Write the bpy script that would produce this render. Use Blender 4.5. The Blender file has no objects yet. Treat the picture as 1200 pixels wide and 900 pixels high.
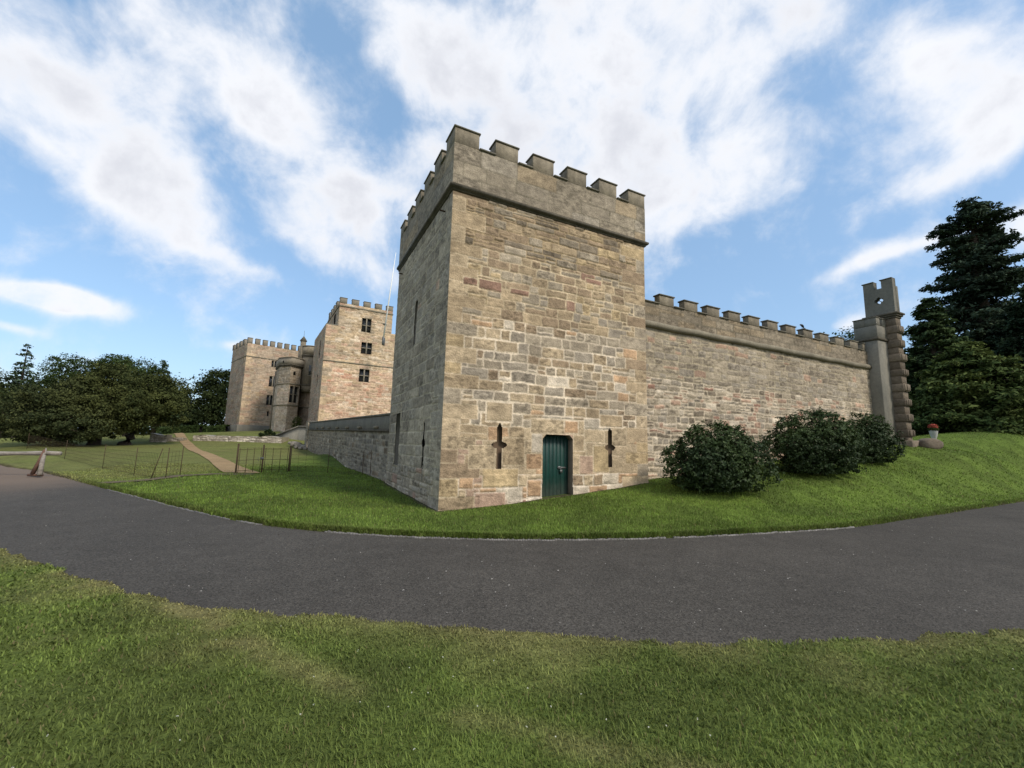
import bpy, math, random
import numpy as np
from mathutils import Matrix, Vector

# ------------------------------------------------------------------ camera, sky, sun
S = bpy.context.scene
FOC = 506.42
PITCH, ROLL, EYE = 0.1399, 0.025, 1.75
EXPOSURE = 0.65
SUN_EL, SUN_AZ = 44.0, 128.0      # azimuth clockwise from +Y
SKY_STRENGTH = 0.12
SUN_STRENGTH = 1.9

_c, _s = math.cos(PITCH), math.sin(PITCH)
_cr, _sr = math.cos(ROLL), math.sin(ROLL)
U_ = np.array([0, -_s, _c]); FW = np.array([0, _c, _s]); EX = np.array([1., 0, 0])
RT = _cr * EX + _sr * U_; UP = -_sr * EX + _cr * U_
CAMPOS = np.array([0, 0, EYE])

def ray(x, y): return FW + RT * (x - 600) / FOC + UP * (450 - y) / FOC
def at(x, y, Y):
    r = ray(x, y); return CAMPOS + r * Y / r[1]
def azel(x, y):
    r = ray(x, y); r = r / np.linalg.norm(r)
    return math.atan2(r[0], r[1]), math.asin(r[2])

cam = bpy.data.cameras.new('camera'); co = bpy.data.objects.new('camera', cam)
S.collection.objects.link(co)
cam.sensor_fit = 'HORIZONTAL'; cam.sensor_width = 36; cam.lens = FOC / 1200 * 36
cam.clip_start = 0.05; cam.clip_end = 5000
M = Matrix(((RT[0], UP[0], -FW[0], 0), (RT[1], UP[1], -FW[1], 0), (RT[2], UP[2], -FW[2], EYE), (0, 0, 0, 1)))
co.matrix_world = M
S.camera = co
S.view_settings.view_transform = 'Standard'; S.view_settings.look = 'None'
S.view_settings.gamma = 1; S.view_settings.use_curve_mapping = False
S.view_settings.exposure = EXPOSURE
S.cycles.use_denoising = True
S.cycles.max_bounces = 6; S.cycles.diffuse_bounces = 3; S.cycles.glossy_bounces = 2

W = bpy.data.worlds.new('World'); S.world = W; W.use_nodes = True
nt = W.node_tree; nt.nodes.clear()
def wn(t, **k):
    n = nt.nodes.new(t)
    for a, b in k.items(): setattr(n, a, b)
    return n
def mth(op, a, b=None, clamp=False):
    n = wn('ShaderNodeMath', operation=op, use_clamp=clamp)
    for i, v in enumerate((a, b)):
        if v is None: continue
        if isinstance(v, (int, float)): n.inputs[i].default_value = v
        else: nt.links.new(v, n.inputs[i])
    return n.outputs[0]
sky = wn('ShaderNodeTexSky', sky_type='NISHITA', sun_disc=False)
sky.sun_elevation = math.radians(SUN_EL); sky.sun_rotation = math.radians(SUN_AZ)
sky.air_density = 1.0; sky.dust_density = 1.6; sky.ozone_density = 2.0
tc = wn('ShaderNodeTexCoord'); sep = wn('ShaderNodeSeparateXYZ'); nt.links.new(tc.outputs['Generated'], sep.inputs[0])
X, Y, Z = sep.outputs
AZ = mth('ARCTAN2', X, Y); EL = mth('ARCSINE', Z)
def blob(px_, py_, rx, ry, rot, w):
    a0, e0 = azel(px_, py_)
    # size of the patch in radians, measured along the local horizontal and vertical
    k = 1.0 / FOC * math.cos(math.atan(math.hypot(px_ - 600, py_ - 450) / FOC)) ** 1.4
    rx *= k; ry *= k; ro = math.radians(rot)
    dx = mth('MULTIPLY', mth('SUBTRACT', AZ, a0), math.cos(e0)); dy = mth('SUBTRACT', EL, e0)
    p = mth('ADD', mth('MULTIPLY', dx, math.cos(ro) / rx), mth('MULTIPLY', dy, math.sin(ro) / rx))
    q = mth('SUBTRACT', mth('MULTIPLY', dy, math.cos(ro) / ry), mth('MULTIPLY', dx, math.sin(ro) / ry))
    d = mth('ADD', mth('MULTIPLY', p, p), mth('MULTIPLY', q, q))
    return mth('MULTIPLY', mth('POWER', math.e, mth('MULTIPLY', d, -1)), w)
BLOBS = [(700, 50, 270, 130, 0, 1.0), (620, 190, 180, 110, 0, .62), (800, 200, 120, 62, -12, .8), (770, 268, 50, 28, 0, .5), (900, 40, 110, 60, 20, .6),
         (1070, 95, 85, 95, 10, 1.0), (1130, 195, 130, 28, 10, .6), (960, 215, 80, 24, -10, .42), (1175, 110, 60, 60, 0, .7),
         (40, 115, 150, 85, -30, .85), (185, 232, 120, 62, -34, .9), (230, 50, 240, 70, -20, .5), (330, 140, 130, 45, -32, .45),
         (435, 256, 78, 40, 10, .82), (430, 316, 72, 26, -16, .6), (62, 350, 60, 17, 0, 2.0), (80, 346, 30, 14, 0, .6), (250, 110, 270, 110, -25, .30), (285, 312, 70, 13, -12, .5), (8, 382, 34, 8, -8, .75),
         (1010, 305, 50, 12, 20, .75), (1075, 286, 45, 9, 8, .55), (992, 381, 30, 10, 10, .75), (1195, 262, 34, 32, 0, .9), (275, 405, 16, 6, 0, .55), (480, 30, 150, 60, 0, .45)]
dens = None
for b in BLOBS:
    o = blob(*b); dens = o if dens is None else mth('ADD', dens, o)
# clouds all around, away from the part of the sky in view
back = mth('MULTIPLY', mth('ADD', mth('MULTIPLY', Y, -1.0), 0.15), 0.9, True)
dens = mth('ADD', dens, back)
dens = mth('MINIMUM', dens, .98)
zz = mth('ADD', mth('MAXIMUM', Z, 0.0), 0.45)
cx = mth('DIVIDE', X, zz); cy = mth('DIVIDE', Y, zz)
cmb = wn('ShaderNodeCombineXYZ'); nt.links.new(cx, cmb.inputs[0]); nt.links.new(cy, cmb.inputs[1])
def cloud_noise(vec, sc, det, ro, dist):
    n = wn('ShaderNodeTexNoise'); n.inputs['Scale'].default_value = sc; n.inputs['Detail'].default_value = det
    n.inputs['Roughness'].default_value = ro; n.inputs['Distortion'].default_value = dist
    nt.links.new(vec, n.inputs['Vector']); return mth('SUBTRACT', n.outputs['Fac'], .5)
dens = mth('ADD', dens, mth('MULTIPLY', cloud_noise(cmb.outputs[0], 2.2, 4, .45, .2), .35))
dens = mth('ADD', dens, mth('MULTIPLY', cloud_noise(tc.outputs['Generated'], 5.4, 14, .6, .25), 2.4))
dens = mth('ADD', dens, mth('MULTIPLY', cloud_noise(tc.outputs['Generated'], 11.0, 11, .6, .3), 1.25))
mr = wn('ShaderNodeMapRange', interpolation_type='SMOOTHSTEP'); nt.links.new(dens, mr.inputs[0])
mr.inputs[1].default_value = .08; mr.inputs[2].default_value = 1.15
# thick cloud is a touch greyer than its thin bright rim
gd = mth('ADD', dens, mth('MULTIPLY', cloud_noise(tc.outputs['Generated'], 2.6, 7, .55, .3), 1.5))
mg = wn('ShaderNodeMapRange', interpolation_type='SMOOTHSTEP'); nt.links.new(gd, mg.inputs[0])
mg.inputs[1].default_value = .75; mg.inputs[2].default_value = 1.7
cc = wn('ShaderNodeMix', data_type='RGBA'); nt.links.new(mg.outputs[0], cc.inputs[0])
cc.inputs[6].default_value = (5.15, 5.25, 5.5, 1); cc.inputs[7].default_value = (3.9, 4.0, 4.35, 1)
# the photographed blue is paler than a clean Nishita zenith: thin veil in the air
veil = wn('ShaderNodeMix', data_type='RGBA'); veil.inputs[0].default_value = .42
nt.links.new(sky.outputs[0], veil.inputs[6]); veil.inputs[7].default_value = (2.1, 3.55, 5.3, 1)
mx = wn('ShaderNodeMix', data_type='RGBA'); nt.links.new(mr.outputs[0], mx.inputs[0])
nt.links.new(veil.outputs[2], mx.inputs[6]); nt.links.new(cc.outputs[2], mx.inputs[7])
bg = wn('ShaderNodeBackground'); bg.inputs[1].default_value = SKY_STRENGTH; nt.links.new(mx.outputs[2], bg.inputs[0])
wo = wn('ShaderNodeOutputWorld'); nt.links.new(bg.outputs[0], wo.inputs[0])

sl = bpy.data.lights.new('sun', 'SUN'); so = bpy.data.objects.new('sun', sl); S.collection.objects.link(so)
sl.energy = SUN_STRENGTH; sl.angle = math.radians(12); sl.color = (1, .93, .82)
_a, _e = math.radians(SUN_AZ), math.radians(SUN_EL)
sd = Vector((math.sin(_a) * math.cos(_e), math.cos(_a) * math.cos(_e), math.sin(_e)))
so.rotation_euler = sd.to_track_quat('Z', 'Y').to_euler()

# ------------------------------------------------------------------ helpers
RNG = np.random.default_rng(7)
ORIG = {}

def tag(o, label=None, cat=None, group=None, kind=None):
    if label: o['label'] = label
    if cat: o['category'] = cat
    if group: o['group'] = group
    if kind: o['kind'] = kind
    return o

def empty(name, loc, label, cat, group=None):
    o = bpy.data.objects.new(name, None); S.collection.objects.link(o); o.location = tuple(map(float, loc))
    o.empty_display_size = .3
    ORIG[o.name] = np.array(loc, float)
    return tag(o, label, cat, group)

def mesh(name, v, faces, mat, parent=None, col=None, smooth=False):
    """faces: list of index arrays, each (n,3) or (n,4); v in world metres"""
    v = np.asarray(v, float)
    org = ORIG[parent.name] if parent is not None else np.zeros(3)
    me = bpy.data.meshes.new(name)
    if not isinstance(faces, list): faces = [faces]
    fs = [np.asarray(f, np.int32) for f in faces if len(f)]
    loops = np.concatenate([f.ravel() for f in fs]); lens = np.concatenate([np.full(len(f), f.shape[1], np.int32) for f in fs])
    starts = np.concatenate([[0], np.cumsum(lens)[:-1]]).astype(np.int32)
    me.vertices.add(len(v)); me.vertices.foreach_set('co', (v - org).astype(np.float32).ravel())
    me.loops.add(len(loops)); me.loops.foreach_set('vertex_index', loops)
    me.polygons.add(len(lens)); me.polygons.foreach_set('loop_start', starts); me.polygons.foreach_set('loop_total', lens)
    if smooth: me.polygons.foreach_set('use_smooth', np.ones(len(lens), bool))
    if col is not None:
        a = me.color_attributes.new('Col', 'FLOAT_COLOR', 'POINT')
        c = np.ones((len(v), 4), np.float32); c[:, :3] = col
        a.data.foreach_set('color', c.ravel())
    me.update(calc_edges=True); me.validate()
    if mat: me.materials.append(mat)
    o = bpy.data.objects.new(name, me); S.collection.objects.link(o)
    if parent is not None:
        o.parent = parent; ORIG[o.name] = org
    else: ORIG[o.name] = np.zeros(3)
    return o

class MB:
    """collects boxes, bars, prisms into one mesh"""
    def __init__(s): s.v = []; s.f3 = []; s.f4 = []; s.n = 0; s.c = []
    def add(s, v, f, c=None):
        v = np.asarray(v, float)
        for q in f: (s.f3 if len(q) == 3 else s.f4).append([i + s.n for i in q])
        s.v.append(v); s.n += len(v)
        s.c.append(np.tile(np.asarray(c if c is not None else (1, 1, 1), float), (len(v), 1)))
    def box(s, o, a, b, c, bev=0.0, col=None):
        """o corner, a b c edge vectors; bev chamfers all edges"""
        o, a, b, c = (np.asarray(q, float) for q in (o, a, b, c))
        if np.dot(np.cross(a, b), c) < 0: a, b = b, a
        ctr = o + (a + b + c) / 2; ln = [np.linalg.norm(q) for q in (a, b, c)]; ax = [q / l for q, l in zip((a, b, c), ln)]
        h = [l / 2 for l in ln]; r = min(bev, min(h) * .45)
        if r <= 0:
            v = [ctr + ax[0] * h[0] * i + ax[1] * h[1] * j + ax[2] * h[2] * k for k in (-1, 1) for j in (-1, 1) for i in (-1, 1)]
            s.add(v, [(0, 2, 3, 1), (4, 5, 7, 6), (0, 1, 5, 4), (2, 6, 7, 3), (0, 4, 6, 2), (1, 3, 7, 5)], col); return
        v = []; idx = {}
        for i in (-1, 1):
            for j in (-1, 1):
                for k in (-1, 1):
                    for m in range(3):
                        d = [i * h[0], j * h[1], k * h[2]]
                        for q in range(3):
                            if q != m: d[q] -= np.sign(d[q]) * r
                        idx[(i, j, k, m)] = len(v); v.append(ctr + ax[0] * d[0] + ax[1] * d[1] + ax[2] * d[2])
        f = []
        def I(sg, m): return idx[(sg[0], sg[1], sg[2], m)]
        for m in range(3):
            p, q = (m + 1) % 3, (m + 2) % 3
            for sg in (-1, 1):
                cyc = [(-1, -1), (1, -1), (1, 1), (-1, 1)]
                if sg < 0: cyc = cyc[::-1]
                ff = []
                for (x, y) in cyc:
                    t = [0, 0, 0]; t[m] = sg; t[p] = x; t[q] = y; ff.append(I(t, m))
                f.append(tuple(ff))
        for m in range(3):
            p, q = (m + 1) % 3, (m + 2) % 3
            for x in (-1, 1):
                for y in (-1, 1):
                    t0 = [0, 0, 0]; t0[p] = x; t0[q] = y; t0[m] = -1; t1 = list(t0); t1[m] = 1
                    ff = [I(t0, p), I(t1, p), I(t1, q), I(t0, q)]
                    f.append(tuple(ff if x * y > 0 else ff[::-1])) if False else f.append(tuple(ff[::-1] if x * y > 0 else ff))
        for i in (-1, 1):
            for j in (-1, 1):
                for k in (-1, 1):
                    t = (i, j, k); ff = [I(t, 0), I(t, 1), I(t, 2)]
                    f.append(tuple(ff if i * j * k > 0 else ff[::-1]))
        s.add(v, f, col)
    def tube(s, pts, rad, n=8, col=None, cap=True):
        pts = np.asarray(pts, float); rad = np.broadcast_to(rad, len(pts)); v = []
        for i, p in enumerate(pts):
            t = pts[min(i + 1, len(pts) - 1)] - pts[max(i - 1, 0)]; t /= np.linalg.norm(t) + 1e-9
            a = np.cross(t, (0, 0, 1.) if abs(t[2]) < .9 else (1., 0, 0)); a /= np.linalg.norm(a); b = np.cross(t, a)
            for k in range(n):
                w = 2 * math.pi * k / n; v.append(p + rad[i] * (a * math.cos(w) + b * math.sin(w)))
        f = [(i * n + k, i * n + (k + 1) % n, (i + 1) * n + (k + 1) % n, (i + 1) * n + k) for i in range(len(pts) - 1) for k in range(n)]
        if cap:
            for e, rev in ((0, False), (len(pts) - 1, True)):
                v.append(pts[e]); ci = len(v) - 1
                for k in range(n):
                    q = (ci, e * n + (k + 1) % n, e * n + k); f.append(q[::-1] if rev else q)
        s.add(v, f, col)
    def prism(s, poly, z0, z1, col=None, top=1.0, ctr=None):
        """vertical prism over xy polygon; top scales upper ring about ctr"""
        poly = np.asarray(poly, float); n = len(poly); c = poly.mean(0) if ctr is None else np.asarray(ctr, float)
        v = [(x, y, z0) for x, y in poly] + [tuple(c + (np.array(p) - c) * top) + (z1,) for p in poly] + [(c[0], c[1], z0), (c[0], c[1], z1)]
        f = [(i, (i + 1) % n, n + (i + 1) % n, n + i) for i in range(n)]
        f += [(2 * n, (i + 1) % n, i) for i in range(n)] + [(2 * n + 1, n + i, n + (i + 1) % n) for i in range(n)]
        s.add(v, f, col)
    def build(s, name, mat, parent=None, smooth=False, usecol=False):
        return mesh(name, np.concatenate(s.v), [s.f4, s.f3], mat, parent, np.concatenate(s.c) if usecol else None, smooth)

# lattice value noise ------------------------------------------------
def _hash(ix, iy, seed):
    h = (ix.astype(np.int64) * 374761393 + iy.astype(np.int64) * 668265263 + seed * 974634777) & 0xffffffff
    h = ((h ^ (h >> 13)) * 1274126177) & 0xffffffff
    h = ((h ^ (h >> 16)) * 2246822519) & 0xffffffff
    return ((h ^ (h >> 15)) & 0xffffff) / float(0x1000000)
def vn(x, y, seed=0):
    x = np.asarray(x, float); y = np.asarray(y, float)
    ix = np.floor(x); iy = np.floor(y); fx = x - ix; fy = y - iy
    fx = fx * fx * (3 - 2 * fx); fy = fy * fy * (3 - 2 * fy)
    a = _hash(ix, iy, seed); b = _hash(ix + 1, iy, seed); c = _hash(ix, iy + 1, seed); d = _hash(ix + 1, iy + 1, seed)
    return (a * (1 - fx) + b * fx) * (1 - fy) + (c * (1 - fx) + d * fx) * fy
def fbm(x, y, seed=0, o=4):
    r = 0; a = .5; t = 0
    for i in range(o):
        r = r + a * vn(x * 2 ** i + 17.3 * i, y * 2 ** i - 9.1 * i, seed + i); t += a; a *= .5
    return r / t
def sstep(a, b, x):
    t = np.clip((x - a) / (b - a), 0, 1); return t * t * (3 - 2 * t)

# materials ----------------------------------------------------------
def mat(name, base=(.3, .3, .3), rough=.9, attr=False, noise=None, bump=None, spec=.3, metal=0, extra=None, obj_rand=0, sheen=None):
    """noise: list of (scale, strength, dark colour factor rgb) multiplied over the base; bump: list of (scale, strength, distance)"""
    m = bpy.data.materials.new(name); m.use_nodes = True; t = m.node_tree; b = t.nodes['Principled BSDF']
    N = lambda k, **kw: (lambda n: ([setattr(n, a, v) for a, v in kw.items()], n)[1])(t.nodes.new(k))
    L = t.links.new
    b.inputs['Roughness'].default_value = rough; b.inputs['Metallic'].default_value = metal
    b.inputs['Specular IOR Level'].default_value = spec
    tcn = N('ShaderNodeTexCoord')
    if attr:
        a = N('ShaderNodeAttribute'); a.attribute_name = 'Col'; cur = a.outputs['Color']
    else:
        r = N('ShaderNodeRGB'); r.outputs[0].default_value = (*base, 1); cur = r.outputs[0]
    for i, (sc, lo, hi) in enumerate(noise or []):
        n = N('ShaderNodeTexNoise'); n.inputs['Scale'].default_value = sc if not isinstance(sc, tuple) else 1
        n.inputs['Detail'].default_value = 6; n.inputs['Roughness'].default_value = .6
        if isinstance(sc, tuple):
            mp = N('ShaderNodeMapping'); mp.inputs['Scale'].default_value = sc; L(tcn.outputs['Object'], mp.inputs[0]); L(mp.outputs[0], n.inputs['Vector'])
        else: L(tcn.outputs['Object'], n.inputs['Vector'])
        rp = N('ShaderNodeValToRGB'); L(n.outputs['Fac'], rp.inputs[0])
        rp.color_ramp.elements[0].position = .3; rp.color_ramp.elements[1].position = .7
        rp.color_ramp.elements[0].color = (*lo, 1); rp.color_ramp.elements[1].color = (*hi, 1)
        x = N('ShaderNodeMix', data_type='RGBA', blend_type='MULTIPLY'); x.inputs[0].default_value = 1
        L(cur, x.inputs[6]); L(rp.outputs[0], x.inputs[7]); cur = x.outputs[2]
    if obj_rand:
        oi = N('ShaderNodeObjectInfo'); mrn = N('ShaderNodeMapRange'); L(oi.outputs['Random'], mrn.inputs[0])
        mrn.inputs[3].default_value = 1 - obj_rand; mrn.inputs[4].default_value = 1 + obj_rand
        x = N('ShaderNodeMix', data_type='RGBA', blend_type='MULTIPLY'); x.inputs[0].default_value = 1
        L(cur, x.inputs[6]); L(mrn.outputs[0], x.inputs[7]); cur = x.outputs[2]
    L(cur, b.inputs['Base Color'])
    prev = None
    for (sc, st, dist) in bump or []:
        n = N('ShaderNodeTexNoise'); n.inputs['Scale'].default_value = sc; n.inputs['Detail'].default_value = 5
        L(tcn.outputs['Object'], n.inputs['Vector'])
        bp = N('ShaderNodeBump'); bp.inputs['Strength'].default_value = st; bp.inputs['Distance'].default_value = dist
        L(n.outputs['Fac'], bp.inputs['Height'])
        if prev: L(prev, bp.inputs['Normal'])
        prev = bp.outputs[0]
    if prev: L(prev, b.inputs['Normal'])
    if extra: extra(m, t, b, N, L, tcn, cur)
    return m

def leaf_mat(name, rough=.55, trans=.25, spec=.3):
    m = bpy.data.materials.new(name); m.use_nodes = True; t = m.node_tree; b = t.nodes['Principled BSDF']
    a = t.nodes.new('ShaderNodeAttribute'); a.attribute_name = 'Col'
    t.links.new(a.outputs['Color'], b.inputs['Base Color'])
    b.inputs['Roughness'].default_value = rough; b.inputs['Specular IOR Level'].default_value = spec
    tr = t.nodes.new('ShaderNodeBsdfTranslucent'); t.links.new(a.outputs['Color'], tr.inputs[0])
    mxs = t.nodes.new('ShaderNodeMixShader'); mxs.inputs[0].default_value = trans
    t.links.new(b.outputs[0], mxs.inputs[1]); t.links.new(tr.outputs[0], mxs.inputs[2])
    t.links.new(mxs.outputs[0], t.nodes['Material Output'].inputs[0])
    return m

g3 = lambda v: (v, v, v)
MAT = dict(
    stone=mat('masonry', attr=True, rough=.93, spec=.15, noise=[((2.2, 2.2, .22), g3(.86), g3(1.06)), (1.1, g3(.84), g3(1.12)), (9, g3(.80), g3(1.16)), (42, g3(.76), g3(1.18))], bump=[(24, .7, .03), (90, .5, .01)]),
    farstone=mat('far_masonry', attr=True, rough=.93, spec=.15, noise=[(.45, (.80, .78, .78), (1.12, 1.08, 1.08)), (2.6, g3(.76), g3(1.16)), (9, g3(.8), g3(1.15))], bump=[(9, .6, .06)]),
    ashlar=mat('weathered_ashlar', (.265, .23, .172), noise=[(1.3, (.70, .69, .70), (1.15, 1.12, 1.08)), ((5, 5, .6), g3(.78), g3(1.1)), (7, g3(.75), g3(1.15)), (48, g3(.78), g3(1.15))], bump=[(26, .45, .015), (100, .4, .006)], obj_rand=.13, spec=.15),
    paleashlar=mat('pale_ashlar', (.27, .235, .185), noise=[(1.3, g3(.78), g3(1.12)), (7, g3(.8), g3(1.12))], obj_rand=.1, spec=.1),
    coping=mat('lichened_coping', (.155, .14, .11), noise=[(3, g3(.7), g3(1.2)), (26, g3(.7), (1.25, 1.25, 1.2))], bump=[(30, .5, .012)], obj_rand=.12, spec=.15),
    mould=mat('weathered_moulding', (.115, .10, .075), noise=[(2, g3(.65), g3(1.25)), (20, g3(.7), g3(1.2))], bump=[(30, .5, .012)], spec=.15),
    mould_pale=mat('pale_moulding', (.235, .205, .15), noise=[(2, g3(.75), g3(1.15)), (20, g3(.75), g3(1.15))], bump=[(30, .5, .012)], spec=.15),
    grey=mat('grey_dressed_stone', (.205, .19, .155), noise=[((1.2, 1.2, .5), (.72, .74, .76), g3(1.12)), (8, g3(.85), g3(1.1)), (50, g3(.82), g3(1.12))], bump=[(30, .4, .012)], obj_rand=.08, spec=.15),
    rustic=mat('rusticated_stone', (.180, .150, .115), noise=[(1.4, (.72, .70, .68), (1.15, 1.1, 1.05)), (9, g3(.75), g3(1.15)), (50, g3(.78), g3(1.15))], bump=[(14, .7, .03), (60, .4, .01)], obj_rand=.25, spec=.15),
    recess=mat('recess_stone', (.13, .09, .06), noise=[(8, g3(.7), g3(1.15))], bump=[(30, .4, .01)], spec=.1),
    jamb=mat('door_jamb_stone', (.20, .165, .125), noise=[(4, g3(.8), g3(1.1)), (40, g3(.8), g3(1.1))], bump=[(30, .4, .01)], spec=.1),
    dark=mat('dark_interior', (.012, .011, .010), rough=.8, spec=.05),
    glass=mat('window_glass', (.028, .032, .038), rough=.12, spec=.5),
    mullion=mat('stone_mullion', (.27, .235, .18), noise=[(6, g3(.8), g3(1.1))], spec=.15),
    iron=mat('grey_iron', (.16, .165, .16), rough=.5, metal=.7, noise=[(40, g3(.7), g3(1.1))]),
    rust=mat('rusty_iron', (.075, .05, .03), rough=.85, noise=[(20, g3(.6), g3(1.3))], spec=.2),
    wood=mat('weathered_timber', (.30, .265, .225), noise=[((3, 3, 20), g3(.65), g3(1.15)), (12, g3(.8), g3(1.1))], bump=[(25, .5, .01)], spec=.15),
    woodred=mat('brown_timber', (.15, .085, .062), noise=[(6, g3(.7), g3(1.2))], bump=[(25, .5, .01)], spec=.15),
    white=mat('white_paint', (.78, .78, .76), rough=.5),
    bark=mat('bark', (.075, .06, .045), noise=[(6, g3(.6), g3(1.3))], bump=[(12, .8, .03)], spec=.1),
    leaf=leaf_mat('foliage', .8, .2, .08), leafshiny=leaf_mat('glossy_foliage', .55, .14, .16), needle=leaf_mat('needles', .85, .12, .06),
    blade=leaf_mat('grass_blades', .65, .3, .15),
    bird=mat('dark_feathers', (.02, .02, .022), rough=.6),
    red=leaf_mat('petals', .6, .2), urn=mat('pale_urn_stone', (.45, .44, .42), noise=[(9, g3(.8), g3(1.1))]),
    kerb=mat('pale_kerb_stone', (.23, .215, .20), noise=[(2.5, g3(.4), g3(1.2)), (30, g3(.75), g3(1.15))], bump=[(40, .5, .01)], spec=.15),
    pebble=mat('pale_pebbles', (.30, .28, .25), spec=.2),
    rubble=mat('pale_rubble', (.27, .245, .205), noise=[(2.2, (.62, .6, .58), g3(1.12)), (11, g3(.6), g3(1.2))], bump=[(8, .8, .05)], obj_rand=.12, spec=.15),
)

# ------------------------------------------------------------------ lie of the land
TH = .4683
R = np.array([math.cos(TH), math.sin(TH), 0]); L = np.array([-math.sin(TH), math.cos(TH), 0]); ZU = np.array([0, 0, 1.])
C0 = np.array([-1.7467, 11, 0])
def tw(t, u=0, z=0): return C0 + R * t + L * u + ZU * z

AW_, BW_ = 6.94, 6.58
FAR = np.array([(-120, 88), (-70, 53), (-45, 36), (-27.31, 23.63), (-21.78, 20.4), (-14.73, 15.56), (-11.29, 13.18), (-6.62, 10.03), (-4.54, 8.99), (-2.66, 8.47), (-1.19, 8.34),
                (.07, 8.34), (1.71, 8.55), (3.52, 8.98), (5.59, 9.65), (8.24, 10.68), (11.61, 12.42), (19.16, 16.49), (33, 24), (60, 36), (120, 60)])
NEAR = np.array([(-120, 74), (-70, 42), (-45, 27), (-26, 16.2), (-16, 11), (-10.5, 8.2), (-7.58, 6.77), (-5.36, 5.72), (-3.72, 4.98), (-2.93, 4.76), (-2.56, 4.70), (-1.64, 4.58), (-.76, 4.45), (.06, 4.34),
                 (.85, 4.27), (1.6, 4.2), (2.44, 4.28), (3.29, 4.36), (4.19, 4.5), (5.32, 4.78), (8, 5.7), (12, 7.4), (22, 12), (36, 19), (64, 30), (126, 54)])
def resample(P, n=6):
    # Catmull-Rom through the surveyed points
    Q = []
    for i in range(len(P) - 1):
        p0, p1, p2, p3 = P[max(i - 1, 0)], P[i], P[i + 1], P[min(i + 2, len(P) - 1)]
        for k in range(n):
            t = k / n
            Q.append(.5 * ((2 * p1) + (p2 - p0) * t + (2 * p0 - 5 * p1 + 4 * p2 - p3) * t * t + (3 * p1 - p0 - 3 * p2 + p3) * t ** 3))
    Q.append(P[-1]); return np.array(Q)
FARC = resample(FAR); NEARC = resample(NEAR)
ROADP = np.concatenate([FARC, NEARC[::-1]])
def pline_dist(x, y, P):
    d = np.full(np.shape(x), 1e9)
    for (ax, ay), (bx, by) in zip(P[:-1], P[1:]):
        vx, vy = bx - ax, by - ay; t = np.clip(((x - ax) * vx + (y - ay) * vy) / (vx * vx + vy * vy + 1e-12), 0, 1)
        d = np.minimum(d, (x - ax - t * vx) ** 2 + (y - ay - t * vy) ** 2)
    return np.sqrt(d)
def inside(x, y, P):
    c = np.zeros(np.shape(x), bool); x1, y1 = P[-1]
    for x2, y2 in P:
        with np.errstate(divide='ignore', invalid='ignore'):
            k = ((y2 > y) != (y1 > y)) & (x < (x1 - x2) * (y - y2) / (y1 - y2 + 1e-15) + x2)
        c ^= k; x1, y1 = x2, y2
    return c
def rag(x, y): return (fbm(x * 3.1, y * 3.1, 51, 3) - .5) * .22 + (fbm(x * 13, y * 13, 52, 2) - .5) * .09
def road_sd(x, y):
    """positive outside the road"""
    far = pline_dist(x, y, FARC); near = pline_dist(x, y, NEARC)
    ins = inside(x, y, ROADP)
    d = np.where(ins, -np.minimum(far, near), np.minimum(far, near))
    return d + np.where(near < far, rag(x, y), rag(x, y) * .3), near < far
CP = [(-1.75, 11, .03), (-4.7, 16.9, .17), (4.44, 14.13, .62), (8.96, 16.42, 1.02), (13.4, 18.7, 1.55), (19.2, 21.6, 2.25), (24, 25.5, 2.4), (37.9, 32, 3.6), (44, 42, 4.0), (60, 40, 4.5), (28, 33, 2.7), (33, 40, 3.3), (22, 30, 2.3), (20, 40, 2.4),
      (5.9, 12.4, .55), (10.8, 15.3, .97), (15, 18, 1.3), (22, 20, 1.6), (30, 24.5, 2.3), (1.5, 12.6, .3),
      (0, 9, .03), (-4.5, 9.7, .03), (5.6, 10.3, .12), (11.6, 13.0, .22), (19, 17.1, .3), (30, 23.5, .8), (-8, 12, .06), (-11.5, 14, .1), (-16, 17.5, .1), (-28, 25, .12),
      (-11.5, 18.5, .25), (-9.7, 19.5, .32), (-12.3, 16, .2), (-8, 25, .35), (-20, 22, .15), (-7, 20, .25),
      (-14.9, 33.8, .62), (-18.9, 42, .92), (-36.9, 38, .72), (-28.8, 44.6, 1.3), (-22, 44.6, 1.2), (-36, 44.6, 1.15), (-24, 30, .55), (-33, 30, .5),
      (-29.5, 48.5, 2.0), (-23, 48.5, 2.0), (-36, 48.5, 2.0), (-38, 60, 2.6), (-29, 54, 2.75), (-20, 50, 2.4), (-50, 60, 1.5), (-70, 60, 1.1), (-60, 42, .8), (-90, 80, 2),
      (-10, 30, 1.0), (0, 30, 1.5), (10, 30, 1.6), (0, 60, 2.3), (30, 60, 3.2), (-60, 90, 3), (0, 100, 3), (80, 80, 4.5),
      (0, 3, .0), (-5, 3, 0), (5, 3, .0), (0, -8, -.1), (-20, 0, -.1), (20, 0, 0), (-30, 12, 0), (40, 12, .3), (0, -40, -.3), (-60, 10, 0), (70, 20, 1)]
CP = np.array(CP, float)
def _tps(r2): return np.where(r2 > 0, .5 * r2 * np.log(np.maximum(r2, 1e-12)), 0)
_n = len(CP); _A = np.zeros((_n + 3, _n + 3))
_A[:_n, :_n] = _tps(((CP[:, None, :2] - CP[None, :, :2]) ** 2).sum(-1)) + np.eye(_n) * .8
_A[:_n, _n] = 1; _A[:_n, _n + 1:] = CP[:, :2]; _A[_n, :_n] = 1; _A[_n + 1:, :_n] = CP[:, :2].T
_w = np.linalg.solve(_A, np.concatenate([CP[:, 2], [0, 0, 0]]))
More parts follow.
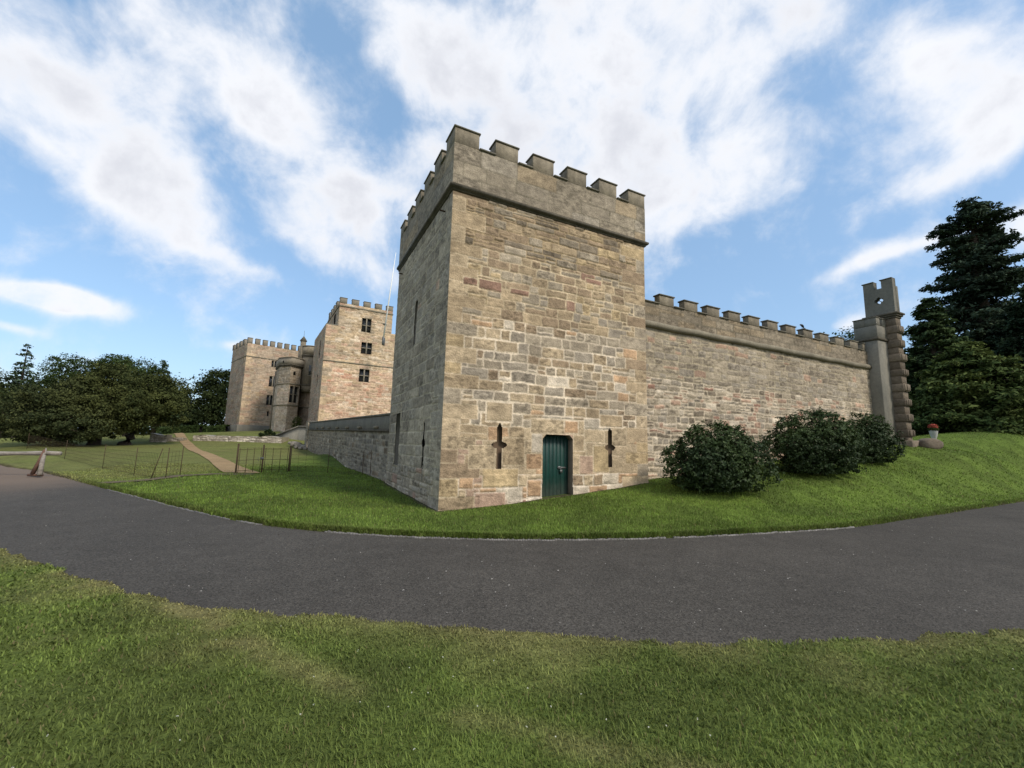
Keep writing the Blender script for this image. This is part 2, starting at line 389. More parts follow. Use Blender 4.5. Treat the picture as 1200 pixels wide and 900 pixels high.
def land(x, y):
    x = np.asarray(x, float); y = np.asarray(y, float); sh = x.shape
    r = np.hypot(x, y - 20); k = np.minimum(1, 85 / np.maximum(r, 1e-6))
    xx = (x * k).ravel(); yy = ((y - 20) * k + 20).ravel(); z = _w[_n] + _w[_n + 1] * xx + _w[_n + 2] * yy
    for i in range(_n): z = z + _w[i] * _tps((xx - CP[i, 0]) ** 2 + (yy - CP[i, 1]) ** 2)
    return z.reshape(sh)
def road_z(x, y):
    return np.asarray(x, float) * 0 + .012 * np.maximum(0, np.asarray(x, float) - 8)
def lawn(x, y):
    """lawn surface, with a turf lip at the road edge"""
    x = np.asarray(x, float); y = np.asarray(y, float)
    sd, near = road_sd(x, y)
    z = land(x, y); z = np.maximum(z, road_z(x, y) - .02 + .0 * z)
    blend = sstep(0, 2.5, sd); z = road_z(x, y) * (1 - blend) + z * blend
    z = z + np.where(near, .035, .065) * np.exp(-np.maximum(sd, 0) / 6) + (fbm(x * .9, y * .9, 5, 3) - .5) * .05 * sstep(0, .6, sd)
    return z, sd, near
def ground(x, y):
    z, sd, near = lawn(x, y)
    return road_z(x, y) - .07 + (z - road_z(x, y) + .07) * sstep(-.03, .07, sd)
def gz(x, y): return float(ground(np.array([float(x)]), np.array([float(y)]))[0])
TRACK = np.array([(-3.33, 4.69), (-1.74, 3.65), (-.79, 3.14), (.05, 2.9), (1.2, 2.5)])
def dryness(x, y, sd, near):
    n = fbm(x * 1.7, y * 1.7, 31, 4)
    d = np.where(near, .95 * np.exp(-np.maximum(sd, 0) / .38), .18 * np.exp(-np.maximum(sd, 0) / .15)) * sstep(.25, .6, n + .1)
    d = d + .6 * np.exp(-(pline_dist(x, y, TRACK) / .16) ** 2) * sstep(.3, .6, n + .05)
    d = d + .30 * sstep(.58, .76, fbm(x * .8 + 40, y * .8, 33, 4)) * np.where(near, 1, .3)
    # the meadow on the left, past the mesh fence, is thinner and browner
    d = d + .6 * sstep(-11, -15, x) * sstep(14, 18, y) * (.6 + .6 * fbm(x * .4, y * .4, 36, 3))
    return np.clip(d, 0, 1)
GREEN = np.array([.090, .133, .023]); GREEN2 = np.array([.062, .092, .017]); STRAW = np.array([.185, .165, .066]); SOIL = np.array([.055, .04, .026])
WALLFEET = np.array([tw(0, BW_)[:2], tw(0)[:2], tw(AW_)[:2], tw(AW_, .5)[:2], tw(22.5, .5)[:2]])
def grass_col(x, y, sd, near):
    n = fbm(x * 1.1, y * 1.1, 41, 4)[..., None]; n2 = fbm(x * 6, y * 6, 44, 3)[..., None]
    c = GREEN2 + (GREEN - GREEN2) * sstep(.3, .7, n); c = c * (.75 + .5 * n2)
    c = c * np.where(near, .98, 1.16)[..., None]
    d = np.maximum(dryness(x, y, sd, near), np.where(near, .16, .05))[..., None]
    c = c * (1 - d) + STRAW * (.8 + .4 * n2) * d
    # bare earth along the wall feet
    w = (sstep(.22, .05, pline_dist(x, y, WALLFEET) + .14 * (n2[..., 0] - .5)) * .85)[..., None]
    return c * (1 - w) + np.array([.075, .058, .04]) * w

def axis(lo, hi, step, outer, g=1.25):
    a = list(np.arange(lo, hi + 1e-6, step)); d = step; b = []; p = a[-1]
    while p < outer: d *= g; p += d; b.append(p)
    c = []; d = step; p = a[0]
    while p > -outer: d *= g; p -= d; c.append(p)
    return np.array(c[::-1] + a + b)
gx = axis(-15, 16, .11, 1500); gx = np.unique(np.concatenate([gx, np.arange(-34, -15, .3), np.arange(16.2, 30, .3)]))
gy = axis(1.5, 14, .07, 1500); gy = np.unique(np.concatenate([gy, np.arange(14.2, 24, .2), np.arange(24, 52, .5)]))
GX, GY = np.meshgrid(gx, gy); zz_, sd_, nr_ = lawn(GX, GY)
GZ = road_z(GX, GY) - .07 + (zz_ - road_z(GX, GY) + .07) * sstep(-.03, .07, sd_)
gc = grass_col(GX, GY, sd_, nr_)
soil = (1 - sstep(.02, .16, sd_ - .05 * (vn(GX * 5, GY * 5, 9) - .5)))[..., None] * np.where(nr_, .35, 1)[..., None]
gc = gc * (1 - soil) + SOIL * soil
# worn soil against the foot of the tower
ni, nj = GX.shape[1], GX.shape[0]
idx = np.arange(ni * nj).reshape(nj, ni)
quads = np.stack([idx[:-1, :-1], idx[:-1, 1:], idx[1:, 1:], idx[1:, :-1]], -1).reshape(-1, 4)
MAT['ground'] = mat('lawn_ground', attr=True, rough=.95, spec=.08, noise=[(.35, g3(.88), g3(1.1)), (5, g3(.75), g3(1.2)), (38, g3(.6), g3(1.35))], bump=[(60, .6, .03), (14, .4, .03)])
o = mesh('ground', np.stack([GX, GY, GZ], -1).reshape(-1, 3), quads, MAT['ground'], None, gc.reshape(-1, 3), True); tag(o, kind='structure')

# road ---------------------------------------------------------------
def road_mat(m, t, b, N, L_, tcn, cur):
    # stone chips showing in the worn tar and a browner, dustier far left
    v = N('ShaderNodeTexVoronoi'); v.inputs['Scale'].default_value = 75; L_(tcn.outputs['Object'], v.inputs['Vector'])
    mr_ = N('ShaderNodeMapRange'); L_(v.outputs['Color'], mr_.inputs[0]); mr_.inputs[3].default_value = .4; mr_.inputs[4].default_value = 1.75
    x = N('ShaderNodeMix', data_type='RGBA', blend_type='MULTIPLY'); x.inputs[0].default_value = 1; L_(cur, x.inputs[6]); L_(mr_.outputs[0], x.inputs[7])
    sp = N('ShaderNodeSeparateXYZ'); L_(tcn.outputs['Object'], sp.inputs[0])
    nz = N('ShaderNodeTexNoise'); nz.inputs['Scale'].default_value = .35; nz.inputs['Detail'].default_value = 6; L_(tcn.outputs['Object'], nz.inputs['Vector'])
    ad = N('ShaderNodeMath', operation='MULTIPLY_ADD'); L_(nz.outputs['Fac'], ad.inputs[0]); ad.inputs[1].default_value = 5; L_(sp.outputs[0], ad.inputs[2])
    mr2 = N('ShaderNodeMapRange', interpolation_type='SMOOTHSTEP'); L_(ad.outputs[0], mr2.inputs[0]); mr2.inputs[1].default_value = -10; mr2.inputs[2].default_value = -16.5
    y = N('ShaderNodeMix', data_type='RGBA'); L_(mr2.outputs[0], y.inputs[0]); L_(x.outputs[2], y.inputs[6]); y.inputs[7].default_value = (.165, .122, .090, 1)
    L_(y.outputs[2], b.inputs['Base Color'])
MAT['road'] = mat('worn_tarmac', (.066, .0585, .049), rough=.9, spec=.2, noise=[(.3, g3(.80), g3(1.12)), (2.2, g3(.88), g3(1.1)), (28, g3(.75), g3(1.25))], bump=[(90, .7, .012), (20, .3, .01)], extra=road_mat)
rows = []
nn = 160
ts = np.linspace(0, 1, nn)
def arc_pts(P, key):
    s = np.concatenate([[0], np.cumsum(np.linalg.norm(np.diff(P, axis=0), axis=1))]); s /= s[-1]
    return s
NS = 26
fi = np.linspace(0, len(FARC) - 1, 240); fx = np.interp(fi, np.arange(len(FARC)), FARC[:, 0]); fy = np.interp(fi, np.arange(len(FARC)), FARC[:, 1])
gi = np.linspace(0, len(NEARC) - 1, 240); hx = np.interp(gi, np.arange(len(NEARC)), NEARC[:, 0]); hy = np.interp(gi, np.arange(len(NEARC)), NEARC[:, 1])
k = np.linspace(-.06, 1.06, NS)[None, :]
RX = hx[:, None] * (1 - k) + fx[:, None] * k; RY = hy[:, None] * (1 - k) + fy[:, None] * k
RZ = road_z(RX, RY) + .02 * (1 - (2 * k - 1) ** 2) + (fbm(RX * .8, RY * .8, 3, 2) - .5) * .012
idx = np.arange(240 * NS).reshape(240, NS)
q = np.stack([idx[:-1, :-1], idx[1:, :-1], idx[1:, 1:], idx[:-1, 1:]], -1).reshape(-1, 4)
tag(mesh('road', np.stack([RX, RY, RZ], -1).reshape(-1, 3), q, MAT['road'], None, None, True), kind='structure')

# thin pale edging along the far side of the road
m = MB()
sel = FARC[(FARC[:, 0] > -13.2) & (FARC[:, 0] < 8.5)]
fine = np.stack([np.interp(np.linspace(0, len(sel) - 1, 300), np.arange(len(sel)), sel[:, i]) for i in (0, 1)], -1)
for i in range(len(fine) - 1):
    a, b = fine[i], fine[i + 1]
    mid = (a + b) / 2
    if vn(np.array([mid[0] * .8]), np.array([mid[1] * .8]), 77)[0] < .34 and mid[0] > -6: continue
    d = (b - a) / np.linalg.norm(b - a); nrm = np.array([d[1], -d[0]])
    j = rag(np.array([mid[0]]), np.array([mid[1]]))[0] * .3
    o_ = a + nrm * (.0 + j); zb = float(road_z(a[0], a[1]))
    m.box((o_[0], o_[1], zb - .05), (d[0] * np.linalg.norm(b - a) * 1.02, d[1] * np.linalg.norm(b - a) * 1.02, 0), (nrm[0] * .034, nrm[1] * .034, 0), (0, 0, .066 + .016 * RNG.random()), .006)
tag(m.build('kerb', MAT['kerb']), kind='structure')

# paths --------------------------------------------------------------
def strip(name, A, B, m_, lift, n=60, w=8):
    A = np.asarray(A, float); B = np.asarray(B, float); ii = np.linspace(0, len(A) - 1, n)
    ax = np.stack([np.interp(ii, np.arange(len(A)), A[:, j]) for j in (0, 1)], -1); bx = np.stack([np.interp(ii, np.arange(len(B)), B[:, j]) for j in (0, 1)], -1)
    k = np.linspace(0, 1, w)[None, :, None]; P = ax[:, None] * (1 - k) + bx[:, None] * k
    z = ground(P[..., 0], P[..., 1]) + lift
    idx = np.arange(n * w).reshape(n, w); q = np.stack([idx[:-1, :-1], idx[:-1, 1:], idx[1:, 1:], idx[1:, :-1]], -1).reshape(-1, 4)
    return mesh(name, np.concatenate([P, z[..., None]], -1).reshape(-1, 3), q, m_, None, None, True)
MAT['path'] = mat('brown_gravel', (.30, .205, .108), noise=[(1.2, g3(.8), g3(1.15)), (18, g3(.75), g3(1.2))], bump=[(50, .5, .015)], spec=.1)
MAT['dirt'] = mat('worn_dirt', (.13, .105, .066), noise=[(3, g3(.7), g3(1.2)), (24, g3(.7), g3(1.2))], bump=[(40, .5, .02)], spec=.1)
PL = [at(262, 553, 18.6)[:2], at(245, 538, 26)[:2], at(213, 519, 43)[:2], at(206, 514, 47)[:2], at(198, 509, 58)[:2]]
PR = [at(305, 552, 18.4)[:2], at(268, 538, 26)[:2], at(226, 518, 43)[:2], at(218, 513, 47)[:2], at(206, 508, 58)[:2]]
tag(strip('path', PL, PR, MAT['path'], .035), kind='structure')
tag(strip('dirt_track', [(-14.6, 15.55), (-13.4, 16.2), (-12.8, 17.2), (-11.9, 18.0), (-10.5, 18.2)], [(-14.0, 15.2), (-12.7, 15.9), (-12.2, 16.9), (-11.6, 17.55), (-10.4, 17.8)], MAT['dirt'], .03), kind='structure')

# ------------------------------------------------------------------ masonry
def rgb(*h): return np.array([(v / 255 / 12.92 if v / 255 <= .04045 else ((v / 255 + .055) / 1.055) ** 2.4) for v in h])
def masonry(u0, u1, v0, v1, res, zones, seed, quoin=None, qside=(True, True), overrides=(), remove=None, warp=.02, rough=.008, edge0=(True, True), sat=.62, con=.80, pits=1.0, gain=1.0, tint=(1, 1, 1)):
    """zones: dicts vtop,h,w,mort,pal[(rgb,weight)],split,mcol,depth,wav. Returns u,v,d,col grids and kept quads."""
    rg = np.random.default_rng(seed)
    nu = int(round((u1 - u0) / res)) + 1; nv = int(round((v1 - v0) / res)) + 1
    u = np.linspace(u0, u1, nu); v = np.linspace(v0, v1, nv); Ug, Vg = np.meshgrid(u, v)
    # courses
    ye = [v0 - .3]; zi = []
    while ye[-1] < v1 + .3:
        z = next((i for i, q in enumerate(zones) if ye[-1] < q['vtop']), len(zones) - 1)
        ye.append(ye[-1] + rg.uniform(*zones[z]['h'])); zi.append(z)
    ye = np.array(ye); zi = np.array(zi)
    wav = np.array([q.get('wav', 1.0) for q in zones])
    w1 = (fbm(Ug * 1.3, Vg * 1.3, seed + 1, 3) - .5) * warp * 4; w2 = (fbm(Ug * 7, Vg * 7, seed + 2, 2) - .5) * warp * 1.3
    w3 = (fbm(Ug * 1.7 + 30, Vg * 4, seed + 3, 3) - .5) * warp * 3; w4 = (fbm(Ug * 8 + 9, Vg * 8, seed + 4, 2) - .5) * warp * 1.3
    Vw = Vg + w1 + w2; Uw = Ug + w3 + w4
    ci = np.clip(np.searchsorted(ye, Vw) - 1, 0, len(zi) - 1)
    sid = np.zeros(Ug.shape, np.int64); du = np.full(Ug.shape, 9.); dv = np.minimum(Vw - ye[ci], ye[ci + 1] - Vw); zone = zi[ci]
    base = 1
    for c in range(len(zi)):
        msk = ci == c
        if not msk.any():
            continue
        q = zones[zi[c]]; e = [u0 - rg.uniform(.1, .8)]
        hh = ye[c + 1] - ye[c]
        while e[-1] < u1 + .3:
            wmin, wmax = q['w']; e.append(e[-1] + wmin + (wmax - wmin) * rg.random() ** 1.4)
        e = np.array(e); x = Uw[msk]; k = np.clip(np.searchsorted(e, x) - 1, 0, len(e) - 2)
        dd = np.minimum(x - e[k], e[k + 1] - x); ids = base + k * 4
        # some stones are two thin ones one above the other, or have a small pinning in the corner
        sp = rg.random(len(e)) < q.get('split', .2); fr = rg.uniform(.35, .65, len(e)); y = (Vw[msk] - ye[c]) / hh
        up = (y > fr[k]) & sp[k]; ids = ids + up
        dv_ = dv[msk]; dv_ = np.where(sp[k], np.minimum(dv_, np.abs(y - fr[k]) * hh), dv_)
        dv[msk] = dv_; sid[msk] = ids; du[msk] = dd; base += len(e) * 4 + 8
    if quoin:
        qe = [v0 - .2]; ql = []; n = rg.integers(0, 2)
        while qe[-1] < v1 + .2:
            qe.append(qe[-1] + rg.uniform(*quoin['h'])); ql.append(quoin['w'][n % 2] * rg.uniform(.85, 1.15)); n += 1
        qe = np.array(qe); ql = np.array(ql); qi = np.clip(np.searchsorted(qe, Vg + w2 * .4) - 1, 0, len(ql) - 1)
        for side in (0, 1):
            if not qside[side]: continue
            wq = ql[qi] if side == 0 else ql[(qi + 1) % len(ql)]
            x = (Ug - u0) if side == 0 else (u1 - Ug)
            inq = x < wq
            sid = np.where(inq, base + qi, sid)
            dv = np.where(inq, np.minimum(Vg - qe[qi], qe[qi + 1] - Vg), dv)
            du = np.where(inq, wq - x, np.minimum(du, np.where(x - wq < .3, np.abs(x - wq), 9)))
            zone = np.where(inq, len(zones), zone); base += len(ql) + 5
    zl = list(zones) + ([quoin] if quoin else [])
    ovcol = {}
    for (a, b, c_, d_, colr) in overrides:
        x = Ug + w4 * .3; y = Vg + w2 * .3
        dd = np.minimum(np.minimum(x - a, c_ - x), np.minimum(y - b, d_ - y)); ino = dd > 0
        sid = np.where(ino, base, sid); du = np.where(ino, dd, np.minimum(du, np.where(dd > -.05, -dd, 9))); dv = np.where(ino, 9, dv)
        if colr is not None: ovcol[base] = colr
        base += 1
    # colours
    n = base + 2; pal = np.zeros((n, 3)); hr = rg.random((n, 4))
    nz = len(zl); stone_zone = np.zeros(n, int); stone_zone[sid.ravel()] = zone.ravel()
    for i, q in enumerate(zl):
        cols = np.array([p[0] for p in q['pal']]); wt = np.array([p[1] for p in q['pal']], float); cw = np.cumsum(wt / wt.sum())
        mk = stone_zone == i
        pk = np.clip(np.searchsorted(cw, hr[mk, 0]), 0, len(cols) - 1)
        jit = 1 + (hr[mk, 1] - .5) * q.get('jit', .35)
        pal[mk] = cols[pk] * jit[:, None]
    use = pal[np.unique(sid)]; use = use[use.sum(1) > 0]; mean = use.mean(0)
    pal = mean + (pal - mean) * con
    for k_, c_ in ovcol.items(): pal[k_] = mean + (np.asarray(c_) - mean) * max(con, .8)
    lum = pal.mean(1, keepdims=True); pal = lum * np.array([1.075, .99, .915]) + (pal - lum) * sat
    col = pal[sid]
    # each stone has its own weathering grain
    g = fbm(Ug * 5 + hr[sid, 2] * 50, Vg * 9 + hr[sid, 3] * 50, seed + 6, 4)
    col = col * (.60 + .80 * g)[..., None]
    pit = sstep(.50, .68, fbm(Ug * 9 + hr[sid, 3] * 30, Vg * 15, seed + 12, 3)) * (hr[sid, 0] * 7 % 1 < .38) * pits
    col = col * (1 - .36 * pit)[..., None]
    blot = fbm(Ug * .6, Vg * .45, seed + 7, 4)
    col = col * (1 + (blot - .5) * .5)[..., None]
    mw = np.array([q['mort'] for q in zl])[zone]; dep = np.array([q.get('depth', .015) for q in zl])[zone]
    mcol = np.array([q['mcol'] for q in zl]); ml = mcol.mean(1, keepdims=True); mcol = (ml * np.array([1.02, 1, .96]) + (mcol - ml) * (sat + .1))[zone]
    rr_ = .05; d = np.minimum(np.minimum(du, dv), rr_ - np.hypot(np.maximum(rr_ - du, 0), np.maximum(rr_ - dv, 0))) + (fbm(Ug * 14, Vg * 14, seed + 8, 3) - .5) * .03
    ms = 1 - sstep(mw * .35, mw * .35 + res * .9, d)
    mv = fbm(Ug * 1.1 + 7, Vg * 1.1, seed + 9, 3); ms_c = ms * np.clip(.30 + 1.5 * (mv - .25), .12, .95)
    col = col * (1 - ms_c)[..., None] + mcol * (.8 + .4 * g)[..., None] * ms_c[..., None]
    col = col * gain * np.array(tint)
    disp = (1 - ms) * dep * (1 - .5 * pit) * (.5 + hr[sid, 3]) + (g - .5) * rough * 2 * (.3 + hr[sid, 2])
    if edge0[0]: disp = disp * sstep(0, .03, Ug - u0)
    if edge0[1]: disp = disp * sstep(0, .03, u1 - Ug)
    idx = np.arange(nu * nv).reshape(nv, nu)
    qd = np.stack([idx[:-1, :-1], idx[:-1, 1:], idx[1:, 1:], idx[1:, :-1]], -1)
    if remove is not None:
        uc = (u[:-1] + u[1:]) / 2; vc = (v[:-1] + v[1:]) / 2; A, B = np.meshgrid(uc, vc); qd = qd[~remove(A, B)]
    else: qd = qd.reshape(-1, 4)
    return Ug, Vg, disp, col, qd

def place_face(org, ud, nd, G):
    Ug, Vg, d, c, q = G
    P = org + ud * Ug[..., None] + ZU * Vg[..., None] + nd * d[..., None]
    if np.dot(np.cross(ud, ZU), nd) < 0: q = q[:, ::-1]
    return P.reshape(-1, 3), c.reshape(-1, 3), q
def join_faces(name, faces, m_, parent, extra=None):
    v, c, q, n = [], [], [], 0
    for P, C, Q in faces:
        v.append(P); c.append(C); q.append(Q + n); n += len(P)
    t = []
    if extra is not None:
        ev = np.concatenate(extra.v); v.append(ev); c.append(np.concatenate(extra.c))
        q.append(np.array(extra.f4, int).reshape(-1, 4) + n); t = [np.array(extra.f3, int).reshape(-1, 3) + n] if extra.f3 else []
    return mesh(name, np.concatenate(v), [np.concatenate(q)] + t, m_, parent, np.concatenate(c))

BUFF = rgb(176, 154, 116); BUFF2 = rgb(160, 137, 99); GREYB = rgb(146, 136, 116); BRN = rgb(136, 112, 82); ORNG = rgb(178, 133, 86); REDS = rgb(138, 92, 76); PINK = rgb(170, 134, 112); PALE = rgb(192, 182, 162)
GRY = rgb(136, 130, 117); GRY2 = rgb(122, 114, 99); DGR = rgb(104, 95, 80); YEL = rgb(176, 150, 98)
MPINK = rgb(206, 186, 158); MGREY = rgb(186, 176, 154)
RZ_ = [
    dict(vtop=.95, h=(.3, .48), w=(.35, 1.0), mort=.035, split=.3, pal=[(BUFF, 3), (PINK, 2), (ORNG, 2), (PALE, 2), (BRN, 1), (REDS, .7)], mcol=rgb(206, 190, 168), depth=.02),
    dict(vtop=2.2, h=(.36, .55), w=(.5, 1.3), mort=.018, split=.12, pal=[(BUFF, 4), (BUFF2, 3), (ORNG, 1.5), (PINK, 1)], mcol=rgb(190, 168, 135), depth=.008, jit=.25),
    dict(vtop=5.2, h=(.22, .36), w=(.28, .85), mort=.044, split=.2, pal=[(BUFF2, 3), (GREYB, 4), (BUFF, 2), (BRN, 1), (GRY, 2), (ORNG, .5), (PALE, .4)], mcol=MPINK * 1.05, depth=.012),
    dict(vtop=7.0, h=(.2, .34), w=(.26, .8), mort=.032, split=.22, pal=[(BUFF2, 3), (GREYB, 3), (BRN, 2.5), (GRY, 1.5), (YEL, .8), (REDS, .3)], mcol=rgb(186, 164, 128), depth=.015),
    dict(vtop=9.9, h=(.15, .3), w=(.28, .95), mort=.026, split=.25, pal=[(BUFF2, 2), (BRN, 3.5), (GREYB, 2), (DGR, 1.5), (YEL, .8)], mcol=rgb(156, 132, 94), depth=.024, jit=.4)]
QN = dict(h=(.3, .46), w=(.45, .95), mort=.016, pal=[(BUFF, 2), (BUFF2, 3), (YEL, 1), (BRN, .8), (GREYB, 1.3)], mcol=rgb(186, 164, 130), depth=.006, jit=.22)
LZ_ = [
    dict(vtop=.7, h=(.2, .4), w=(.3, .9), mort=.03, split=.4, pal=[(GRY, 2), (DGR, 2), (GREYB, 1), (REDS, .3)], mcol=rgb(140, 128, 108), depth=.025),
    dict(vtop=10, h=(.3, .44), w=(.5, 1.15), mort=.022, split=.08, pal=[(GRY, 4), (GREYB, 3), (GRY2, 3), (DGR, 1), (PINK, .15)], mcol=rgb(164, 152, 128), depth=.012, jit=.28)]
PZ_ = [dict(vtop=99, h=(.42, .56), w=(.7, 1.5), mort=.012, split=.04, pal=[(GREYB * .86, 3), (GRY2, 3), (BUFF2 * .85, 2), (GRY, 1.5)], mcol=rgb(104, 96, 78), depth=.004, jit=.18)]
CZ_ = [
    dict(vtop=4.2, h=(.12, .25), w=(.2, .65), mort=.028, split=.32, pal=[(GREYB, 3), (GRY, 3), (PINK * .95, 1.6), (PALE * .9, 1), (DGR, 1), (REDS, .35)], mcol=rgb(186, 170, 146), depth=.02),
    dict(vtop=99, h=(.17, .3), w=(.3, .85), mort=.022, split=.15, pal=[(GREYB, 3), (GRY, 3), (GRY2, 2), (PINK * .9, .5)], mcol=rgb(160, 146, 120), depth=.014)]

# ------------------------------------------------------------------ the corner tower
AW, BW = 6.94, 6.58
Z_STR, Z_CREN, Z_TOP = 8.62, 10.05, 10.57
tower = empty('corner_tower', (C0[0], C0[1], 0), 'square battlemented stone tower with a green door, nearest the road', 'tower')
DOOR = (2.97, 4.02, .1, 2.07)
def slit_shape(A, B, u0, zc, top, bot, hw, arm, armh):
    tip = np.clip((top - B) / (hw * 1.6), 0, 1)
    bar = (np.abs(A - u0) < hw * tip) & (B > bot) & (B < top)
    e = ((A - u0) / arm) ** 2 + ((B - zc) / armh) ** 2
    return bar | (e < 1)
SLITS_R = [(1.62, 1.74, 2.34, 1.10, .085, .225, .095), (5.39, 1.74, 2.36, 1.14, .07, .2, .10)]
def rem_r(A, B):
    r = (A > DOOR[0]) & (A < DOOR[1]) & (B > DOOR[2] - .4) & (B < DOOR[3]) & ~((np.minimum(A - DOOR[0], DOOR[1] - A) + (DOOR[3] - B)) < .13)
    for s in SLITS_R: r |= slit_shape(A, B, *s)
    return r
ov = [(.40, 6.02, .82, 6.24, REDS * .85), (.85, 5.98, 1.56, 6.28, REDS * .8), (1.83, 6.02, 2.44, 6.19, REDS * .85), (4.45, 6.86, 5.09, 7.03, REDS),
      (2.58, 2.10, 4.42, 2.52, BUFF * 1.02), (3.70, 2.13, 4.2, 2.5, ORNG * 1.0), (1.16, .62, 2.22, 1.12, YEL * 1.1), (.75, 1.12, 1.5, 1.72, BUFF * .95), (1.72, 1.2, 2.4, 1.95, BUFF2), (1.2, 2.36, 2.0, 2.9, BUFF * .92),
      (4.75, 1.0, 5.36, 1.8, YEL * .9), (5.42, 1.8, 6.05, 2.4, BUFF * .95), (5.0, 2.37, 5.9, 2.75, BUFF2), (2.62, 1.55, 2.96, 2.08, PALE * .85), (4.03, 1.62, 4.42, 2.09, BUFF2), (2.45, 1.1, 2.95, 1.52, ORNG * .9), (2.5, .35, 2.95, .8, ORNG * .95),
      (1.9, .2, 2.35, .62, PALE), (.95, .1, 1.85, .5, PINK * .95), (3.3, 4.2, 4.4, 5.9, None)]
ov = ov[:-1]
RES = .022
GR = masonry(0, AW, -.5, Z_STR, RES, RZ_, 11, QN, (True, True), ov, rem_r, warp=.018, gain=1.34, sat=.6, con=.72)
SL_L = [(1.62, 1.74, 2.38, .85, .055, .17, .12)]
def rem_l(A, B):
    r = (np.abs(A - 5.05) < .32) & (B > .95) & (B < 2.78)
    r |= (np.abs(A - 3.33) < .14) & (B > 4.95) & (B < 6.5 - np.maximum(0, np.abs(A - 3.33) - .02) * .9)
    for s in SL_L: r |= slit_shape(A, B, *s)
    return r
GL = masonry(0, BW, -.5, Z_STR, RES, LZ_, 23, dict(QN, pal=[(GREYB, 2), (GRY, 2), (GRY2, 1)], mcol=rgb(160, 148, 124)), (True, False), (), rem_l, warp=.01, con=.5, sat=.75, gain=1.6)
ex = MB(); dgc = tuple(GREYB)
# the two faces turned away, and the flat roof
for o_, a, b in ((tw(AW, 0, -.5), L * BW, ZU * (Z_STR + .5)), (tw(AW, BW, -.5), -R * AW, ZU * (Z_STR + .5))):
    n = 1; ex.add([o_, o_ + a, o_ + a + b, o_ + b], [(0, 1, 2, 3)], dgc)
ex.add([tw(.3, .3, Z_STR + .6), tw(AW - .3, .3, Z_STR + .6), tw(AW - .3, BW - .3, Z_STR + .6), tw(.3, BW - .3, Z_STR + .6)], [(0, 1, 2, 3)], dgc)
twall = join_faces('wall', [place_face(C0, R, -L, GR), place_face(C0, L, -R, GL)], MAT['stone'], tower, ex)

def profile_run(m, pts, prof, closed=False):
    """sweep a profile (outward, up) along a horizontal polyline with mitred corners"""
    pts = [np.asarray(p, float) for p in pts]; n = len(pts); V = []
    for i, p in enumerate(pts):
        dp = pts[i] - pts[i - 1] if i else pts[1] - pts[0]; dn = pts[i + 1] - pts[i] if i < n - 1 else dp
        dp = dp / np.linalg.norm(dp); dn = dn / np.linalg.norm(dn)
        n1 = np.array([dp[1], -dp[0], 0]); n2 = np.array([dn[1], -dn[0], 0]); nn_ = n1 + n2; nn_ /= np.linalg.norm(nn_); sc = 1 / max(.3, np.dot(nn_, n1))
        for (a, b) in prof: V.append(p + nn_ * a * sc + ZU * b)
    k = len(prof)
    f = [(i * k + j, (i + 1) * k + j, (i + 1) * k + (j + 1) % k, i * k + (j + 1) % k) for i in range(n - 1) for j in range(k)]
    V += [sum(V[:k]) / k, sum(V[-k:]) / k]; a, b = len(V) - 2, len(V) - 1
    f += [(a, j, (j + 1) % k) for j in range(k)] + [(b, (n - 1) * k + (j + 1) % k, (n - 1) * k + j) for j in range(k)]
    m.add(V, f)
OUTLINE = [tw(0, BW), tw(0, 0), tw(AW, 0), tw(AW, BW)]
def round_prof(h, out, base=-.05):
    return [(base, 0)] + [(out * (.35 + .65 * math.sin(math.pi * k / 6)) if 0 < k < 6 else out * .35, h * k / 6) for k in range(7)] + [(base, h)]
m = MB(); profile_run(m, [p + ZU * (Z_STR - .02) for p in OUTLINE], [(-.05, .03), (.03, .03), (.05, .05), (.05, .08), (.10, .10), (.12, .13), (.12, .18), (.045, .235), (-.05, .235)])
m.build('string_course', MAT['mould'], tower)

# parapet: solid band to crenel level with a dressed face, then merlons
PB = Z_STR + .225; PO = .035                         # base height, how far it stands proud
Z0 = np.array([0, 0, 0.])
def proud(t, u): return C0 + R * t + L * u
GPR = masonry(-PO, AW + PO, PB, Z_CREN, RES * 1.3, PZ_, 31, None, warp=.006, rough=.004, con=.55, gain=1.38)
GPL = masonry(-PO, BW + PO, PB, Z_CREN, RES * 1.3, PZ_, 37, None, warp=.006, rough=.004, con=.55, gain=1.38)
ex = MB(); PT_ = .42
def ring(m, o0, a0, b0, z0, z1, t, col, skip_outer=True):
    """hollow rectangular band: o0 corner, a0, b0 spans along R and L"""
    c = [(0, 0), (a0, 0), (a0, b0), (0, b0)]; i_ = [(t, t), (a0 - t, t), (a0 - t, b0 - t), (t, b0 - t)]
    V = []
    for (p, q) in c + i_: V += [o0 + R * p + L * q + ZU * z0, o0 + R * p + L * q + ZU * z1]
    f = []
    for k in range(4):
        n = (k + 1) % 4
        if not (skip_outer and k in (0, 3)): f.append((2 * k, 2 * n, 2 * n + 1, 2 * k + 1))
        f.append((8 + 2 * k, 8 + 2 * k + 1, 8 + 2 * n + 1, 8 + 2 * n)); f.append((2 * k + 1, 2 * n + 1, 8 + 2 * n + 1, 8 + 2 * k + 1)); f.append((2 * k, 8 + 2 * k, 8 + 2 * n, 2 * n))
    m.add(V, f, col)
o0 = C0 - R * PO - L * PO
ring(ex, o0, AW + 2 * PO, BW + 2 * PO, PB, Z_CREN, PT_, tuple(GREYB * .8))
join_faces('parapet', [place_face(C0 - L * PO, R, -L, GPR), place_face(C0 - R * PO, L, -R, GPL)], MAT['stone'], tower, ex)

